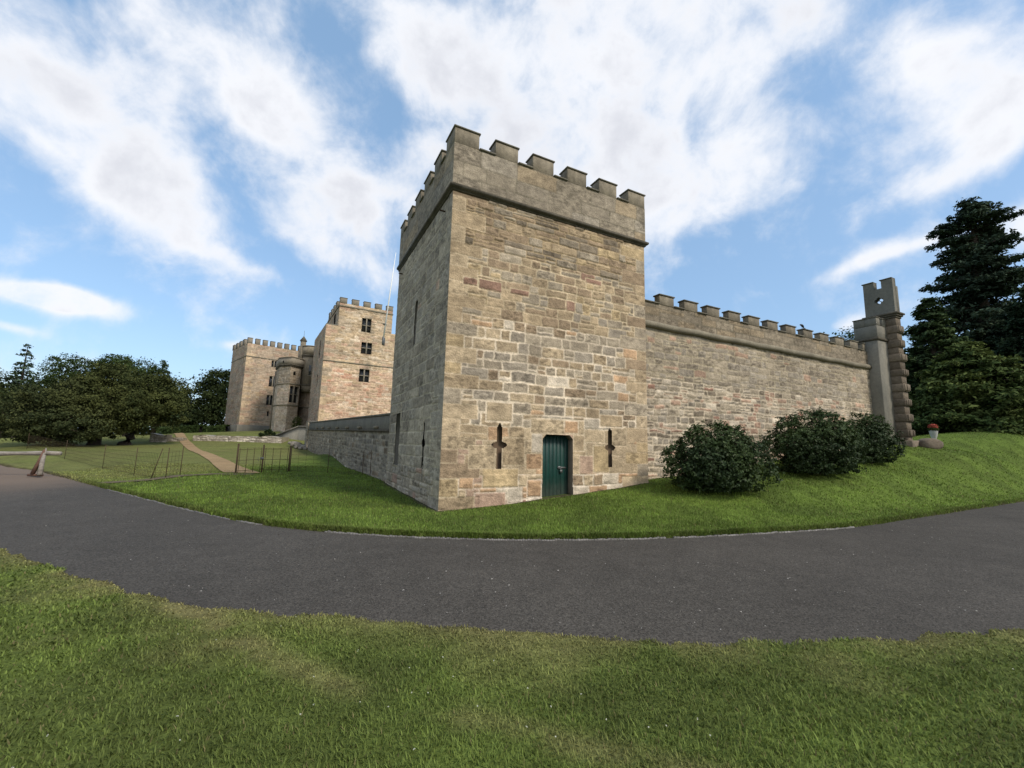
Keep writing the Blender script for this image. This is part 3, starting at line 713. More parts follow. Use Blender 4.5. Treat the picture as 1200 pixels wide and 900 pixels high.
def merlon_at(parent, o_, a, b, z0, z1, cap=.05, over=.032, m1='ashlar', m2='coping', sub=True):
    m = MB(); m.box(o_ + ZU * z0, a, b, ZU * (z1 - cap - z0), .012)
    mo = m.build('merlon', MAT[m1], parent)
    au, bu = a / np.linalg.norm(a), b / np.linalg.norm(b); c = MB()
    c.box(o_ - au * over - bu * over + ZU * (z1 - cap), a + au * 2 * over, b + bu * 2 * over, ZU * cap, .014)
    c.build('merlon_cap', MAT[m2], mo)
    return mo
def merlon_row(parent, org, d, n_in, total, n, wm, z0, z1, t=.42, skip0=False, skip1=False, wc=None):
    """n merlons over 'total' metres along d; sills laid in the gaps"""
    gap = (total - n * wm) / (n - 1)
    for i in range(n):
        p = i * (wm + gap)
        if not ((i == 0 and skip0) or (i == n - 1 and skip1)):
            merlon_at(parent, org + d * p, d * wm, n_in * t, z0, z1)
        if i < n - 1:
            s = MB(); s.box(org + d * (p + wm + .004) - n_in * .05 + ZU * (z0 + .002), d * (gap - .008), n_in * (t + .1), ZU * .055, .014); s.build('crenel_sill', MAT['coping'], parent)
WM = .74
merlon_row(tower, o0, R, L, AW + 2 * PO, 6, WM, Z_CREN, Z_TOP)
oL = o0
# left row, its first merlon is the shared corner one
gapL = (BW + 2 * PO - 6 * WM) / 5
for i in range(6):
    p = i * (WM + gapL)
    if i: merlon_at(tower, o0 + L * p, R * PT_, L * WM, Z_CREN, Z_TOP)
    else: merlon_at(tower, o0 + L * (PT_ + .004), R * PT_, L * (WM - PT_), Z_CREN, Z_TOP)
    if i < 5:
        s = MB(); s.box(o0 + L * (p + WM + .004) - R * .05 + ZU * (Z_CREN + .002), R * (PT_ + .1), L * (gapL - .008), ZU * .055, .014); s.build('crenel_sill', MAT['coping'], tower)
# far rows
for i in range(1, 6):
    p = i * (WM + gapL); merlon_at(tower, o0 + R * (AW + 2 * PO - PT_) + L * p, R * PT_, L * (WM if i < 5 else WM), Z_CREN, Z_TOP)
gapR = (AW + 2 * PO - 6 * WM) / 5
for i in range(1, 5):
    merlon_at(tower, o0 + L * (BW + 2 * PO - PT_) + R * i * (WM + gapR), R * WM, L * PT_, Z_CREN, Z_TOP)

# small iron stubs under the string course on the shaded side
for uu in (.62, 5.9):
    m = MB(); m.tube([tw(.02, uu, 8.3), tw(-.16, uu, 8.31)], .025, 7); m.build('iron_stub', MAT['rust'], tower)

def recess(name, org, ud, nd, u0, u1, z0, z1, depth, m_side, m_back, parent, inset=.012):
    """box-shaped pocket behind an opening; nd points out of the wall"""
    m = MB(); a = org + ud * u0; b = org + ud * u1; i_ = -nd * depth
    A = [a + ZU * z0, b + ZU * z0, b + ZU * z1, a + ZU * z1]; B = [p + i_ for p in A]
    A = [p - nd * inset for p in A]
    m.add(A + B, [(0, 4, 5, 1), (1, 5, 6, 2), (2, 6, 7, 3), (3, 7, 4, 0), (4, 7, 6, 5)])
    return m.build(name, MAT[m_side], parent)
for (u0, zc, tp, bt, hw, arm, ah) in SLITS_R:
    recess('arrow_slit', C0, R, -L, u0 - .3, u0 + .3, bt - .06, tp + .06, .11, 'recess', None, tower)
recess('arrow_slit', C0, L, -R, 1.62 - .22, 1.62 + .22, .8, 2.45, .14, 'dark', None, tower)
for nm, u0, u1, z0, z1, dp in (('narrow_window', 4.72, 5.38, .93, 2.8, .3), ('lancet_window', 3.18, 3.48, 4.9, 6.52, .22)):
    w_ = recess(nm, C0, L, -R, u0, u1, z0, z1, dp, 'grey', None, tower)
    p = MB(); q = C0 + R * (dp - .03) + L * (u0 + .05) + ZU * (z0 + .05); p.box(q, L * (u1 - u0 - .1), R * .02, ZU * (z1 - z0 - .1)); p.build('window_pane', MAT['glass'], w_)

# doorway: jambs, planked green door, hasp and padlock
dj = MB(); D0, D1, DB, DT = DOOR; dep = .34
jl = .02
dj.box(C0 + R * (D0 - .13) + L * .014 + ZU * (DB - .35), R * .13, L * dep, ZU * (DT - DB + .35), .004)
dj.box(C0 + R * D1 + L * .014 + ZU * (DB - .35), R * .13, L * dep, ZU * (DT - DB + .35), .004)
dj.box(C0 + R * (D0 - .13) + L * .014 + ZU * DT, R * (D1 - D0 + .26), L * dep, ZU * .13, .004)
for sx, d in ((D0, 1), (D1, -1)):   # rounded shoulders of the lintel
    p = [C0 + R * sx + ZU * DT, C0 + R * (sx + d * .13) + ZU * DT, C0 + R * sx + ZU * (DT - .13)]
    dj.add([q + L * .016 for q in p] + [q + L * dep for q in p], [(0, 1, 2), (3, 5, 4), (1, 4, 5, 2)])
dj.box(C0 + R * (D0 - .1) + L * .03 + ZU * (DB - .3), R * (D1 - D0 + .2), L * .5, ZU * .36, .01)
dj.build('door_surround', MAT['jamb'], tower)
def green_extra(m, t, b, N, L_, tcn, cur):
    sp = N('ShaderNodeSeparateXYZ'); L_(tcn.outputs['Object'], sp.inputs[0])
    nz = N('ShaderNodeTexNoise'); nz.inputs['Scale'].default_value = 9; nz.inputs['Detail'].default_value = 5; L_(tcn.outputs['Object'], nz.inputs['Vector'])
    ad = N('ShaderNodeMath', operation='MULTIPLY_ADD'); L_(nz.outputs['Fac'], ad.inputs[0]); ad.inputs[1].default_value = .5; L_(sp.outputs[2], ad.inputs[2])
    mr_ = N('ShaderNodeMapRange', interpolation_type='SMOOTHSTEP'); L_(ad.outputs[0], mr_.inputs[0]); mr_.inputs[1].default_value = 1.15; mr_.inputs[2].default_value = .5
    mx_ = N('ShaderNodeMix', data_type='RGBA'); mfac = N('ShaderNodeMath', operation='MULTIPLY'); L_(mr_.outputs[0], mfac.inputs[0]); mfac.inputs[1].default_value = .55
    L_(mfac.outputs[0], mx_.inputs[0]); L_(cur, mx_.inputs[6]); mx_.inputs[7].default_value = (.10, .105, .085, 1); L_(mx_.outputs[2], b.inputs['Base Color'])
MAT['green'] = mat('green_door_paint', (.008, .042, .033), rough=.45, noise=[((8, 8, 1.2), g3(.7), g3(1.25)), (20, g3(.85), g3(1.1))], spec=.35, extra=green_extra)
dm = MB(); npl = 8; pw = (D1 - D0) / npl
dm.box(C0 + R * D0 + L * .262 + ZU * DB, R * (D1 - D0), L * .03, ZU * (DT - DB))
for i in range(npl): dm.box(C0 + R * (D0 + i * pw + .003) + L * (.252 + .002 * RNG.random()) + ZU * (DB + .02), R * (pw - .006), L * .012, ZU * (DT - DB - .03), .004)
door = dm.build('door', MAT['green'], tower)
hm = MB(); hq = C0 + R * 3.64 + L * .228 + ZU * 1.10
hm.box(hq, R * .30, L * .014, ZU * .045, .004); hm.box(hq + R * .02 - ZU * .02, R * .09, L * .016, ZU * .085, .004)
hm.tube([hq + R * .06 - L * .02 + ZU * .01, hq + R * .06 - L * .04 - ZU * .02, hq + R * .06 - L * .02 - ZU * .03], .012, 6)
hm.build('hasp', MAT['iron'], door)
hm = MB(); hm.box(hq + R * .065 - L * .035 - ZU * .12, R * .085, L * .03, ZU * .085, .012); hm.tube([hq + R * .08 - L * .02 - ZU * .04, hq + R * .085 - L * .02 + ZU * .015, hq + R * .12 - L * .02 + ZU * .015, hq + R * .13 - L * .02 - ZU * .04], .008, 6); hm.build('padlock', MAT['iron'], door)

# ------------------------------------------------------------------ curtain wall to the right
OFF = .5; T0, T1 = AW - .15, 22.52
cw = empty('curtain_wall', tw(14.5, OFF, 0), 'long battlemented rubble wall with a roll moulding, right of the tower', 'wall')
cz_s, cz_c, cz_t = 6.1, 6.93, 7.33
GC = masonry(AW + .002, T1, 0, cz_s + .05, .03, CZ_, 41, None, warp=.03, rough=.018, edge0=(False, False), con=.76, sat=.7, gain=1.3)
GCP = masonry(AW + .002, T1, cz_s + .05, cz_c, .04, [dict(PZ_[0], h=(.3, .34), w=(.6, 1.3), pal=[(GREYB * .92, 3), (GRY2, 2), (BUFF2 * .85, 2)])], 43, None, warp=.006, rough=.005, edge0=(False, False), con=.4, gain=1.15)
ex = MB(); WT = 1.1
ex.add([tw(AW, OFF + .03, cz_c), tw(T1, OFF + .03, cz_c), tw(T1, OFF + WT, cz_c), tw(AW, OFF + WT, cz_c), tw(AW, OFF + WT, 0), tw(T1, OFF + WT, 0), tw(AW, OFF - .0, cz_c), tw(T1, OFF, cz_c)],
       [(0, 1, 2, 3), (3, 2, 5, 4), (6, 7, 1, 0)], tuple(GREYB * .8))
join_faces('wall', [place_face(C0 + L * OFF, R, -L, GC), place_face(C0 + L * OFF, R, -L, GCP)], MAT['stone'], cw, ex)
m = MB(); ax_ = [tw(AW + .01, OFF - .035, cz_s), tw(T1 - .005, OFF - .035, cz_s)]
m.tube([ax_[0] * (1 - k) + ax_[1] * k + ZU * .012 * math.sin(k * 40) for k in np.linspace(0, 1, 60)], .125, 14); m.build('roll_moulding', MAT['mould_pale'], cw, True)
ME = [8.12, 9.38, 10.62, 11.88, 13.12, 14.38, 15.68, 17.0, 18.32, 19.62, 20.92, 22.1]
for i, p in enumerate(ME):
    merlon_at(cw, tw(p, OFF - .02), R * (.72 if i < 11 else .25), L * .26, cz_c, cz_t, .05, .035)
    q0 = AW + .31 if i == 0 else ME[i - 1] + .72
    s = MB(); s.box(tw(q0 + .004, OFF - .06, cz_c + .002), R * (p - q0 - .008), L * .6, ZU * .05, .012); s.build('crenel_sill', MAT['coping'], cw)
merlon_at(cw, tw(AW + .01, OFF - .02), R * .3, L * .26, cz_c, cz_t, .05, .035)

# buttress closing the wall
bt = empty('wall_buttress', tw(22.95, .4, 2), 'plain grey buttress pier closing the right end of the long wall', 'buttress')
B0, B1, BO0, BO1 = 22.52, 23.5, .0, 1.0
m = MB(); m.box(tw(B0, BO0, 1.4), R * (B1 - B0), L * (BO1 - BO0), ZU * 6.05, .02); m.build('shaft', MAT['grey'], bt)
m = MB(); m.box(tw(B0 - .07, BO0 - .07, 7.452), R * (B1 - B0 + .066), L * (BO1 - BO0 + .14), ZU * .14, .035); m.build('string_course', MAT['mould'], bt)
m = MB(); m.box(tw(B0 - .01, BO0 - .01, 7.594), R * (B1 - B0 + .006), L * (BO1 - BO0 + .01), ZU * .62, .015); m.build('parapet', MAT['grey'], bt)
for p, w_ in ((B0 - .01, .36), (B1 - .35, .345)): merlon_at(bt, tw(p, BO0 - .01), R * w_, L * .5, 8.216, 8.66, .05, .03, 'grey')
merlon_at(bt, tw(B0 - .01, BO0 + .494), R * .36, L * .5, 8.216, 8.66, .05, .03, 'grey')

# rusticated gate pier
gp = empty('gate_pier', tw(23.95, .1, 2.2), 'tall pier of dark rusticated bands with a pierced battlemented top', 'pier')
P0, P1, PA, PB_ = 23.51, 24.02, -.42, .80
m = MB(); m.box(tw(P0 + .02, PA + .02, 1.6), R * (P1 - P0 - .04), L * (PB_ - PA - .04), ZU * 7.2, .01); m.build('core', MAT['rustic'], gp)
zc = 1.9; i = 0
while zc < 8.6:
    h = .34 + .06 * RNG.random(); pr = .04 if i % 2 == 0 else .0; m = MB()
    jx = RNG.uniform(-.01, .01)
    m.box(tw(P0 - pr + .0 + jx, PA - pr * 1.6, zc), R * (P1 - P0 + 2 * pr), L * (PB_ - PA + pr * 1.6), ZU * (h - .014), .006)
    if pr:
        for k in range(3):
            m.box(tw(P0 + .02 + k * .17, PA - .10 - .03 * RNG.random(), zc + .04), R * (.13 + .03 * RNG.random()), L * .14, ZU * (h - .09), .008)
    m.build('stone_band', MAT['rustic'], gp); zc += h; i += 1
m = MB()
for k, (e, z, hh) in enumerate(((.04, zc, .1), (.10, zc + .102, .09), (.16, zc + .194, .1))): m.box(tw(P0 - e, PA - e, z), R * (P1 - P0 + 2 * e), L * (PB_ - PA + 2 * e), ZU * hh, .02)
m.build('cornice', MAT['mould'], gp)
zp = zc + .296
# pierced parapet: a plate with a quatrefoil hole in the face turned to the road, solid returns
def pierced(name, org, ud, nd, w, h, notch, hole, th, m_, parent):
    res = .025; nu, nv = int(w / res), int(h / res); keep = np.zeros((nv, nu), bool)
    for j in range(nv):
        for i_ in range(nu):
            u, v = (i_ + .5) * res, (j + .5) * res
            k = not (notch[0] < u < notch[1] and v > notch[2])
            hu, hv, r = hole
            for (a, b) in ((0, r * .75), (0, -r * .75), (r * .75, 0), (-r * .75, 0)):
                if (u - hu - a) ** 2 + (v - hv - b) ** 2 < (r * .72) ** 2: k = False
            keep[j, i_] = k
    m = MB(); V = {}; vs = []; f = []
    def vid(i_, j, s):
        if (i_, j, s) not in V: V[(i_, j, s)] = len(vs); vs.append(org + ud * i_ * res + ZU * j * res - nd * th * s)
        return V[(i_, j, s)]
    for j in range(nv):
        for i_ in range(nu):
            if not keep[j, i_]: continue
            f.append((vid(i_, j, 0), vid(i_ + 1, j, 0), vid(i_ + 1, j + 1, 0), vid(i_, j + 1, 0)))
            f.append((vid(i_, j, 1), vid(i_, j + 1, 1), vid(i_ + 1, j + 1, 1), vid(i_ + 1, j, 1)))
            for di, dj_, e in ((-1, 0, ((0, 0), (0, 1))), (1, 0, ((1, 1), (1, 0))), (0, -1, ((1, 0), (0, 0))), (0, 1, ((0, 1), (1, 1)))):
                a, b = i_ + di, j + dj_
                if not (0 <= a < nu and 0 <= b < nv and keep[b, a]):
                    (x0, y0), (x1, y1) = e
                    f.append((vid(i_ + x0, j + y0, 0), vid(i_ + x0, j + y0, 1), vid(i_ + x1, j + y1, 1), vid(i_ + x1, j + y1, 0)))
    m.add(vs, f); return m.build(name, MAT[m_], parent)
PH = 10.75 - zp
wP = PB_ - PA + .06
pierced('pierced_parapet', tw(P0 - .03, PB_ + .03, zp), -L, -R, wP, PH, (wP * .38, wP * .62, PH - .42), (wP * .5, PH * .42, .13), .34, 'grey', gp)
m = MB()
for z_ in (10.75,):
    for a in (0, wP * .62): m.box(tw(P0 - .06, PB_ + .06 - a - wP * .38 - .02, z_), R * .40, L * (wP * .38 + .05), ZU * .05, .012)
m.build('parapet_cap', MAT['coping'], gp)
m = MB()
m.box(tw(P0 + .312, PA - .03, zp), R * (P1 - P0 - .32), L * .2, ZU * (PH - .35), .02); m.build('side_parapet', MAT['grey'], gp)
m = MB(); m.box(tw(P0 + .312, PB_ - .17, zp), R * (P1 - P0 - .32), L * .2, ZU * (PH - .35), .02); m.build('side_parapet', MAT['grey'], gp)
m = MB(); m.box(tw(P0 - .12, PA - .22, 1.7), R * .78, L * 1.2, ZU * .75, .03); m.build('plinth', MAT['rustic'], gp)

def boulder(name, ctr, rx, ry, rz, m_, parent=None, seed=0):
    n, k = 10, 16; V = []; f = []
    for i in range(n + 1):
        a = math.pi * i / n
        for j in range(k):
            b = 2 * math.pi * j / k; d = np.array([math.sin(a) * math.cos(b), math.sin(a) * math.sin(b), math.cos(a)])
            s_ = np.sign(d) * np.abs(d) ** .7; r = .85 + .3 * float(vn(np.array([d[0] * 1.7 + seed * 3]), np.array([d[1] * 1.7 + d[2] * 2]), seed)[0])
            V.append(np.asarray(ctr) + s_ * r * np.array([rx, ry, rz]))
    for i in range(n):
        for j in range(k): f.append((i * k + j, (i + 1) * k + j, (i + 1) * k + (j + 1) % k, i * k + (j + 1) % k))
    m = MB(); m.add(V, f); return m.build(name, MAT[m_], parent, True)
p = tw(24.5, -.85); tag(boulder('boulder', (p[0], p[1], gz(p[0], p[1]) + .12), .55, .4, .3, 'rustic', None, 4), 'low brown boulder lying at the foot of the rusticated pier', 'stone')

# ------------------------------------------------------------------ the old castle behind
def onface(org, ud, x, y):
    """(u, z) where the sight line through a surveyed point meets the vertical plane org + ud*u"""
    n = np.array([-ud[1], ud[0], 0]); r = ray(x, y); k = np.dot(org - CAMPOS, n) / np.dot(r, n); p = CAMPOS + r * k
    return float(np.dot(p - org, ud)), float(p[2])
def dirs(deg):
    a = math.radians(deg); return np.array([math.cos(a), math.sin(a), 0]), np.array([-math.sin(a), math.cos(a), 0])
FZ = lambda warm: [
    dict(vtop=9.5 if warm else 3, h=(.2, .36), w=(.4, 1.3), mort=.05, split=.2, pal=[(BUFF, 3), (PINK, 3.2), (PALE * 1.05, 2.5), (rgb(176, 118, 92), 2.4 if warm else .5), (BRN, 1.2)] if warm else [(GREYB, 3), (PINK * .9, 2), (GRY, 2)], mcol=rgb(205, 180, 150) if warm else rgb(168, 150, 126), depth=.05, jit=.4),
    dict(vtop=99, h=(.22, .38), w=(.4, 1.3), mort=.05, split=.2, pal=[(BUFF, 3), (PINK, 1.6), (PALE, 1.5), (GREYB, 2), (BRN, .8)] if warm else [(GREYB, 3), (PINK * .9, 2.2), (GRY, 2), (BUFF2, 1), (BRN, .6)], mcol=rgb(190, 172, 142) if warm else rgb(172, 154, 130), depth=.05, jit=.36)]
FQ = dict(h=(.35, .5), w=(.6, 1.1), mort=.03, pal=[(BUFF, 2), (GREYB, 2), (PINK, 1)], mcol=rgb(190, 170, 140), depth=.02)

def window(parent, org, ud, nd, u0, u1, z0, z1, arched=False, lights=2, rows=1, dep=.28):
    f = recess('window', org, ud, nd, u0, u1, z0, z1, dep, 'mullion', None, parent, -.02)
    p = MB(); p.box(org + ud * (u0 + .03) - nd * (dep - .02) + ZU * (z0 + .03), ud * (u1 - u0 - .06), nd * .02, ZU * (z1 - z0 - .06)); p.build('pane', MAT['glass'], f)
    m = MB(); w = (u1 - u0) / lights
    for k in range(1, lights): m.box(org + ud * (u0 + k * w - .07) - nd * (dep - .05) + ZU * z0, ud * .14, nd * (dep - .04), ZU * (z1 - z0), .02)
    for k in range(1, rows): m.box(org + ud * u0 - nd * (dep - .05) + ZU * (z0 + (z1 - z0) * k / rows - .045), ud * (u1 - u0), nd * (dep - .1), ZU * .09, .02)
    if arched:
        for k in range(lights):
            a = u0 + k * w
            for s_ in (0, 1):
                x0 = a if s_ == 0 else a + w; d = 1 if s_ == 0 else -1
                P = [org + ud * x0 + ZU * z1, org + ud * (x0 + d * w * .5) + ZU * z1, org + ud * (x0 + d * w * .18) + ZU * (z1 - w * .3), org + ud * x0 + ZU * (z1 - w * .65)]
                m.add([q - nd * .06 for q in P] + [q - nd * (dep - .03) for q in P], [(0, 1, 2, 3), (1, 5, 6, 2), (2, 6, 7, 3)])
    if m.v: m.build('mullion', MAT['mullion'], f)
    return f
def rects(rs):
    def f(A, B):
        r = np.zeros(A.shape, bool)
        for (a, b, c, d) in rs: r |= (A > a) & (A < b) & (B > c) & (B < d)
        return r
    return f
def shell(ex, org, ud, ld, w, b, z0, z1, col, roof=True):
    """the walls turned away from view, and a roof"""
    q = [org, org + ud * w, org + ud * w + ld * b, org + ld * b]
    for i, j in ((1, 2), (2, 3)): ex.add([q[i] + ZU * z0, q[j] + ZU * z0, q[j] + ZU * z1, q[i] + ZU * z1], [(0, 1, 2, 3)], col)
    if roof: ex.add([p + ZU * (z1 - .02) for p in q], [(0, 1, 2, 3)], col)
def crown_row(parent, org, d, n_in, ustarts, w, z0, z1, t=.5):
    for p in ustarts: merlon_at(parent, org + d * p - n_in * .05, d * w, n_in * t, z0, z1, .07, .03, 'paleashlar')

# square tower with mullioned windows
RM, LM = dirs(31); CM = at(378, 430, 46) * np.array([1, 1, 0])
def mid(x, y): return onface(CM, RM, x, y)
mt = empty('window_tower', (CM[0], CM[1], 2.4), 'tall reddish square tower with three mullioned windows one above another', 'tower')
ua, zt = mid(399, 348); _, zlow = mid(386, 380); ub = mid(460, 372)[0]; zs2 = mid(398, 358.7)[1]; zs1 = mid(380, 422.7)[1]
WRM = []
for (x0, y0, x1, y1) in ((423.8, 373.2, 435, 389.8), (423.2, 401.3, 435.7, 414.7), (420.6, 432.8, 432.7, 447.5)):
    a, c = mid(x0, (y0 + y1) / 2)[0], mid((x0 + x1) / 2, y1)[1]; b, d = mid(x1, (y0 + y1) / 2)[0], mid((x0 + x1) / 2, y0)[1]; WRM.append((a, b, c, d))
zc2 = zt - .62
G1 = masonry(0, ub + 2.2, 1.5, zlow, .07, FZ(True), 61, FQ, (True, False), (), rects(WRM), warp=.06, rough=.05, con=.95, sat=.66, pits=.6, gain=1.3, tint=(1.0, .985, .975))
G2 = masonry(ua, ub, zlow, zc2, .07, FZ(True), 62, FQ, (True, True), (), rects(WRM), warp=.06, rough=.05, con=.95, sat=.66, pits=.6, gain=1.3, tint=(1.0, .985, .975))
G3 = masonry(0, 9.5, 1.5, zlow, .07, FZ(False), 63, FQ, (True, False), (), rects([(3.2, 3.8, zlow - 3.2, zlow - 1.2), (3.2, 3.7, zlow - 6.6, zlow - 5.2)]), warp=.06, rough=.05, con=.95, sat=.66, pits=.6, gain=1.3, tint=(1.0, .985, .975))
G4 = masonry(0, 8.5, zlow, zc2, .07, FZ(False), 64, FQ, (True, False), (), rects([(2.2, 3.3, zlow + .2, zlow + 2.0)]), warp=.06, rough=.05, con=.95, sat=.66, pits=.6, gain=1.3, tint=(1.0, .985, .975))
ex = MB(); shell(ex, CM, RM, LM, ub + 2.2, 9.5, 1.5, zlow, tuple(GREYB)); shell(ex, CM + RM * ua, RM, LM, ub - ua, 8.5, zlow - .1, zc2, tuple(GREYB))
join_faces('wall', [place_face(CM, RM, -LM, G1), place_face(CM, RM, -LM, G2), place_face(CM, LM, -RM, G3), place_face(CM + RM * ua, LM, -RM, G4)], MAT['farstone'], mt, ex)
for w_ in WRM: window(mt, CM, RM, -LM, *w_, rows=2)
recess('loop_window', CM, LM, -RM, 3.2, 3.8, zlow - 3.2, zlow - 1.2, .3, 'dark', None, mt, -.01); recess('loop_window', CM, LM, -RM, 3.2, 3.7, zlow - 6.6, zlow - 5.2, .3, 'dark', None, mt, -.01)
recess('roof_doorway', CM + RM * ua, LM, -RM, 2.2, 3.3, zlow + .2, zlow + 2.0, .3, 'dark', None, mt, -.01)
m = MB(); m.box(CM + RM * (ua - .06) - LM * .09 + ZU * zs2, RM * (ub - ua + .12), LM * .1, ZU * .16, .03); m.build('string_course', MAT['mould_pale'], mt); m = MB(); m.box(CM + RM * (ua - .09) - LM * .0 + ZU * zs2, RM * .088, LM * 8.5, ZU * .16, .03); m.build('string_course', MAT['mould_pale'], mt)
m = MB(); m.box(CM - RM * .06 - LM * .075 + ZU * zs1, RM * (ub + 2.3), LM * .085, ZU * .13, .03); m.build('string_course', MAT['mould_pale'], mt)
m = MB(); m.box(CM + RM * .0 - LM * .01 + ZU * (zlow - .0), RM * (ua - .01), LM * 9.5, ZU * .1, .03); m.build('wall_coping', MAT['grey'], mt)
nM = 5; wm_ = (ub - ua) / (nM * 1.72 - .72); crown_row(mt, CM + RM * ua, RM, LM, [i * wm_ * 1.72 for i in range(nM)], wm_, zc2, zt)
crown_row(mt, CM + RM * ua, LM, RM, [1.7 + i * 1.72 for i in range(4)], 1.0, zc2, zt)

# flagpole standing on the tower's ledge
pf = at(449.5, 395, 46.6); pt_ = at(464, 296, 46.6)
fp = empty('flagpole', pf, 'thin white flagpole fixed at the right edge of the reddish tower', 'flagpole')
m = MB(); m.tube([pf, pf * .5 + pt_ * .5, pt_], [.085, .07, .03], 8); m.build('pole', MAT['white'], fp, True)
m = MB(); m.box(pf + np.array([-.12, -.12, -.9]), (.2, 0, 0), (0, .5, 0), (0, 0, .9), .03); m.build('bracket', MAT['iron'], fp); m = MB(); m.box(pf + np.array([-.16, -.16, 1.4]), (.32, 0, 0), (0, .5, 0), (0, 0, .12), .02); m.build('bracket', MAT['iron'], fp)

# keep at the far left
RK, LK = dirs(45); CK = at(285, 450, 60) * np.array([1, 1, 0])
def kp(x, y): return onface(CK, RK, x, y)
ke = empty('keep', (CK[0], CK[1], 2.6), 'broad grey battlemented castle block at the far left beside the trees', 'tower')
kt = kp(296, 396)[1]; ks = kp(300, 419)[1]; kw = kp(352, 440)[0]; kb = 2.0; kc = kt - .8
WK = []
for (x0, y0, x1, y1) in ((318, 423, 324.4, 430), (315, 441, 324, 453), (312, 463, 320, 474.5), (312.6, 482, 315.2, 488)):
    a, c = kp(x0, (y0 + y1) / 2)[0], kp((x0 + x1) / 2, y1)[1]; b, d = kp(x1, (y0 + y1) / 2)[0], kp((x0 + x1) / 2, y0)[1]; WK.append((a, b, c, d))
K1 = masonry(0, kw, kb, kc, .085, FZ(False), 71, FQ, (True, False), (), rects(WK), warp=.06, rough=.05, con=.95, sat=.66, pits=.6, gain=1.3, tint=(1.0, .985, .975))
K2 = masonry(0, 8.2, kb, kc, .085, FZ(False), 72, FQ, (True, False), (), None, warp=.06, rough=.05, con=.95, sat=.66, pits=.6, gain=1.3, tint=(1.0, .985, .975))
ex = MB(); shell(ex, CK, RK, LK, kw, 8.2, kb, kc, tuple(GREYB))
join_faces('wall', [place_face(CK, RK, -LK, K1), place_face(CK, LK, -RK, K2)], MAT['farstone'], ke, ex)
for i, w_ in enumerate(WK): window(ke, CK, RK, -LK, *w_, arched=i in (1, 2), lights=2 if i < 3 else 1)
m = MB(); m.box(CK - RK * .06 - LK * .07 + ZU * ks, RK * (kw + .06), LK * .08, ZU * .14, .03); m.build('string_course', MAT['mould_pale'], ke); m = MB(); m.box(CK - RK * .07 + LK * .0 + ZU * ks, RK * .068, LK * 8.2, ZU * .14, .03); m.build('string_course', MAT['mould_pale'], ke)
m = MB(); m.box(CK - RK * .25 - LK * .25 + ZU * kb, RK * (kw + .2), LK * .24, ZU * 1.6, .1); m.box(CK - RK * .25 + LK * .01 + ZU * kb, RK * .24, LK * 8.2, ZU * 1.6, .1); m.build('plinth', MAT['grey'], ke)
pk = kw / 7.6; crown_row(ke, CK, RK, LK, [i * pk for i in range(8)], pk * .6, kc, kt); crown_row(ke, CK, LK, RK, [1.6 + i * 1.9 for i in range(4)], 1.1, kc, kt)

# polygonal bay tower between them
bc = at(336.5, 470, 55.5)[:2]; bb = empty('bay_tower', (bc[0], bc[1], 2.7), 'polygonal stone bay tower with a tall traceried window, right of the castle block', 'tower')
def polyg(c, r, n, ph): return [(c[0] + r * math.cos(ph + 2 * math.pi * k / n), c[1] + r * math.sin(ph + 2 * math.pi * k / n)) for k in range(n)]
def zat(x, y, Yd): return float(at(x, y, Yd)[2])
zb0, zb1, zb2, zb3, zb4 = 2.0, zat(335, 475, 54.6), zat(335, 450, 54.6), zat(335, 429, 54.6), zat(335, 418, 54.6)
BP = [at(x, 470, Yd) * np.array([1, 1, 0]) for x, Yd in ((320.4, 58), (323.8, 55.4), (337.2, 54.4), (349.6, 56))]
BP.append(BP[3] + np.array([-.6, 3.5, 0])); BP.append(BP[0] + np.array([.2, 2, 0])); bctr = sum(BP) / len(BP)
def grow(k): return [bctr + (p - bctr) * k for p in BP]
BZ = [dict(vtop=99, h=(.3, .45), w=(.5, 1.2), mort=.03, split=.1, pal=[(PALE * .95, 3), (BUFF, 3), (GREYB, 2), (PINK, .8)], mcol=rgb(180, 164, 138), depth=.02)]
BZ2 = [dict(BZ[0], pal=[(GREYB, 3), (BUFF2, 2), (GRY, 2), (BRN, 1)])]
fs = []; WB = None
for k in (0, 1, 2):
    a, b = BP[k], BP[k + 1]; d = b - a; w = np.linalg.norm(d); d /= w; n = np.array([d[1], -d[0], 0])
    rm = None
    if k == 2: WB = (.14, w - .14, zb1 + .4, zb2 - .2); rm = rects([WB]); fa, fd, fn = a, d, n
    fs.append(place_face(a, d, n, masonry(0, w, zb0, zb2, .07, BZ, 170 + k, None, (False, False), (), rm, warp=.02, rough=.02, con=.5, sat=.6, gain=1.35)))
    fs.append(place_face(a, d, n, masonry(0, w, zb2, zb3, .07, BZ2, 175 + k, None, (False, False), (), None, warp=.05, rough=.03, con=.6, sat=.6, gain=1.25)))
ex = MB(); ex.prism([p[:2] for p in grow(.78)], zb0, zb3, tuple(GREYB)); join_faces('wall', fs, MAT['farstone'], bb, ex)
def band(name, k, z0, z1, m_): mm = MB(); mm.prism([p[:2] for p in grow(k)], z0, z1); mm.build(name, MAT[m_], bb)
band('string_course', 1.05, zb1, zb1 + .14, 'mould_pale'); band('string_course', 1.05, zb2, zb2 + .14, 'mould_pale')
band('string_course', 1.07, zb3 + .002, zb3 + .12, 'mould'); band('string_course', 1.10, zb3 + .122, zb3 + .26, 'mould')
band('parapet', 1.09, zb3 + .262, zb4 - .12, 'paleashlar'); band('parapet_cap', 1.115, zb4 - .118, zb4, 'ashlar')
wbw = window(bb, fa, fd, fn, *WB, rows=2, lights=2)
a, b = grow(1.09)[1], grow(1.09)[2]; d = (b - a) / np.linalg.norm(b - a); n = np.array([d[1], -d[0], 0])
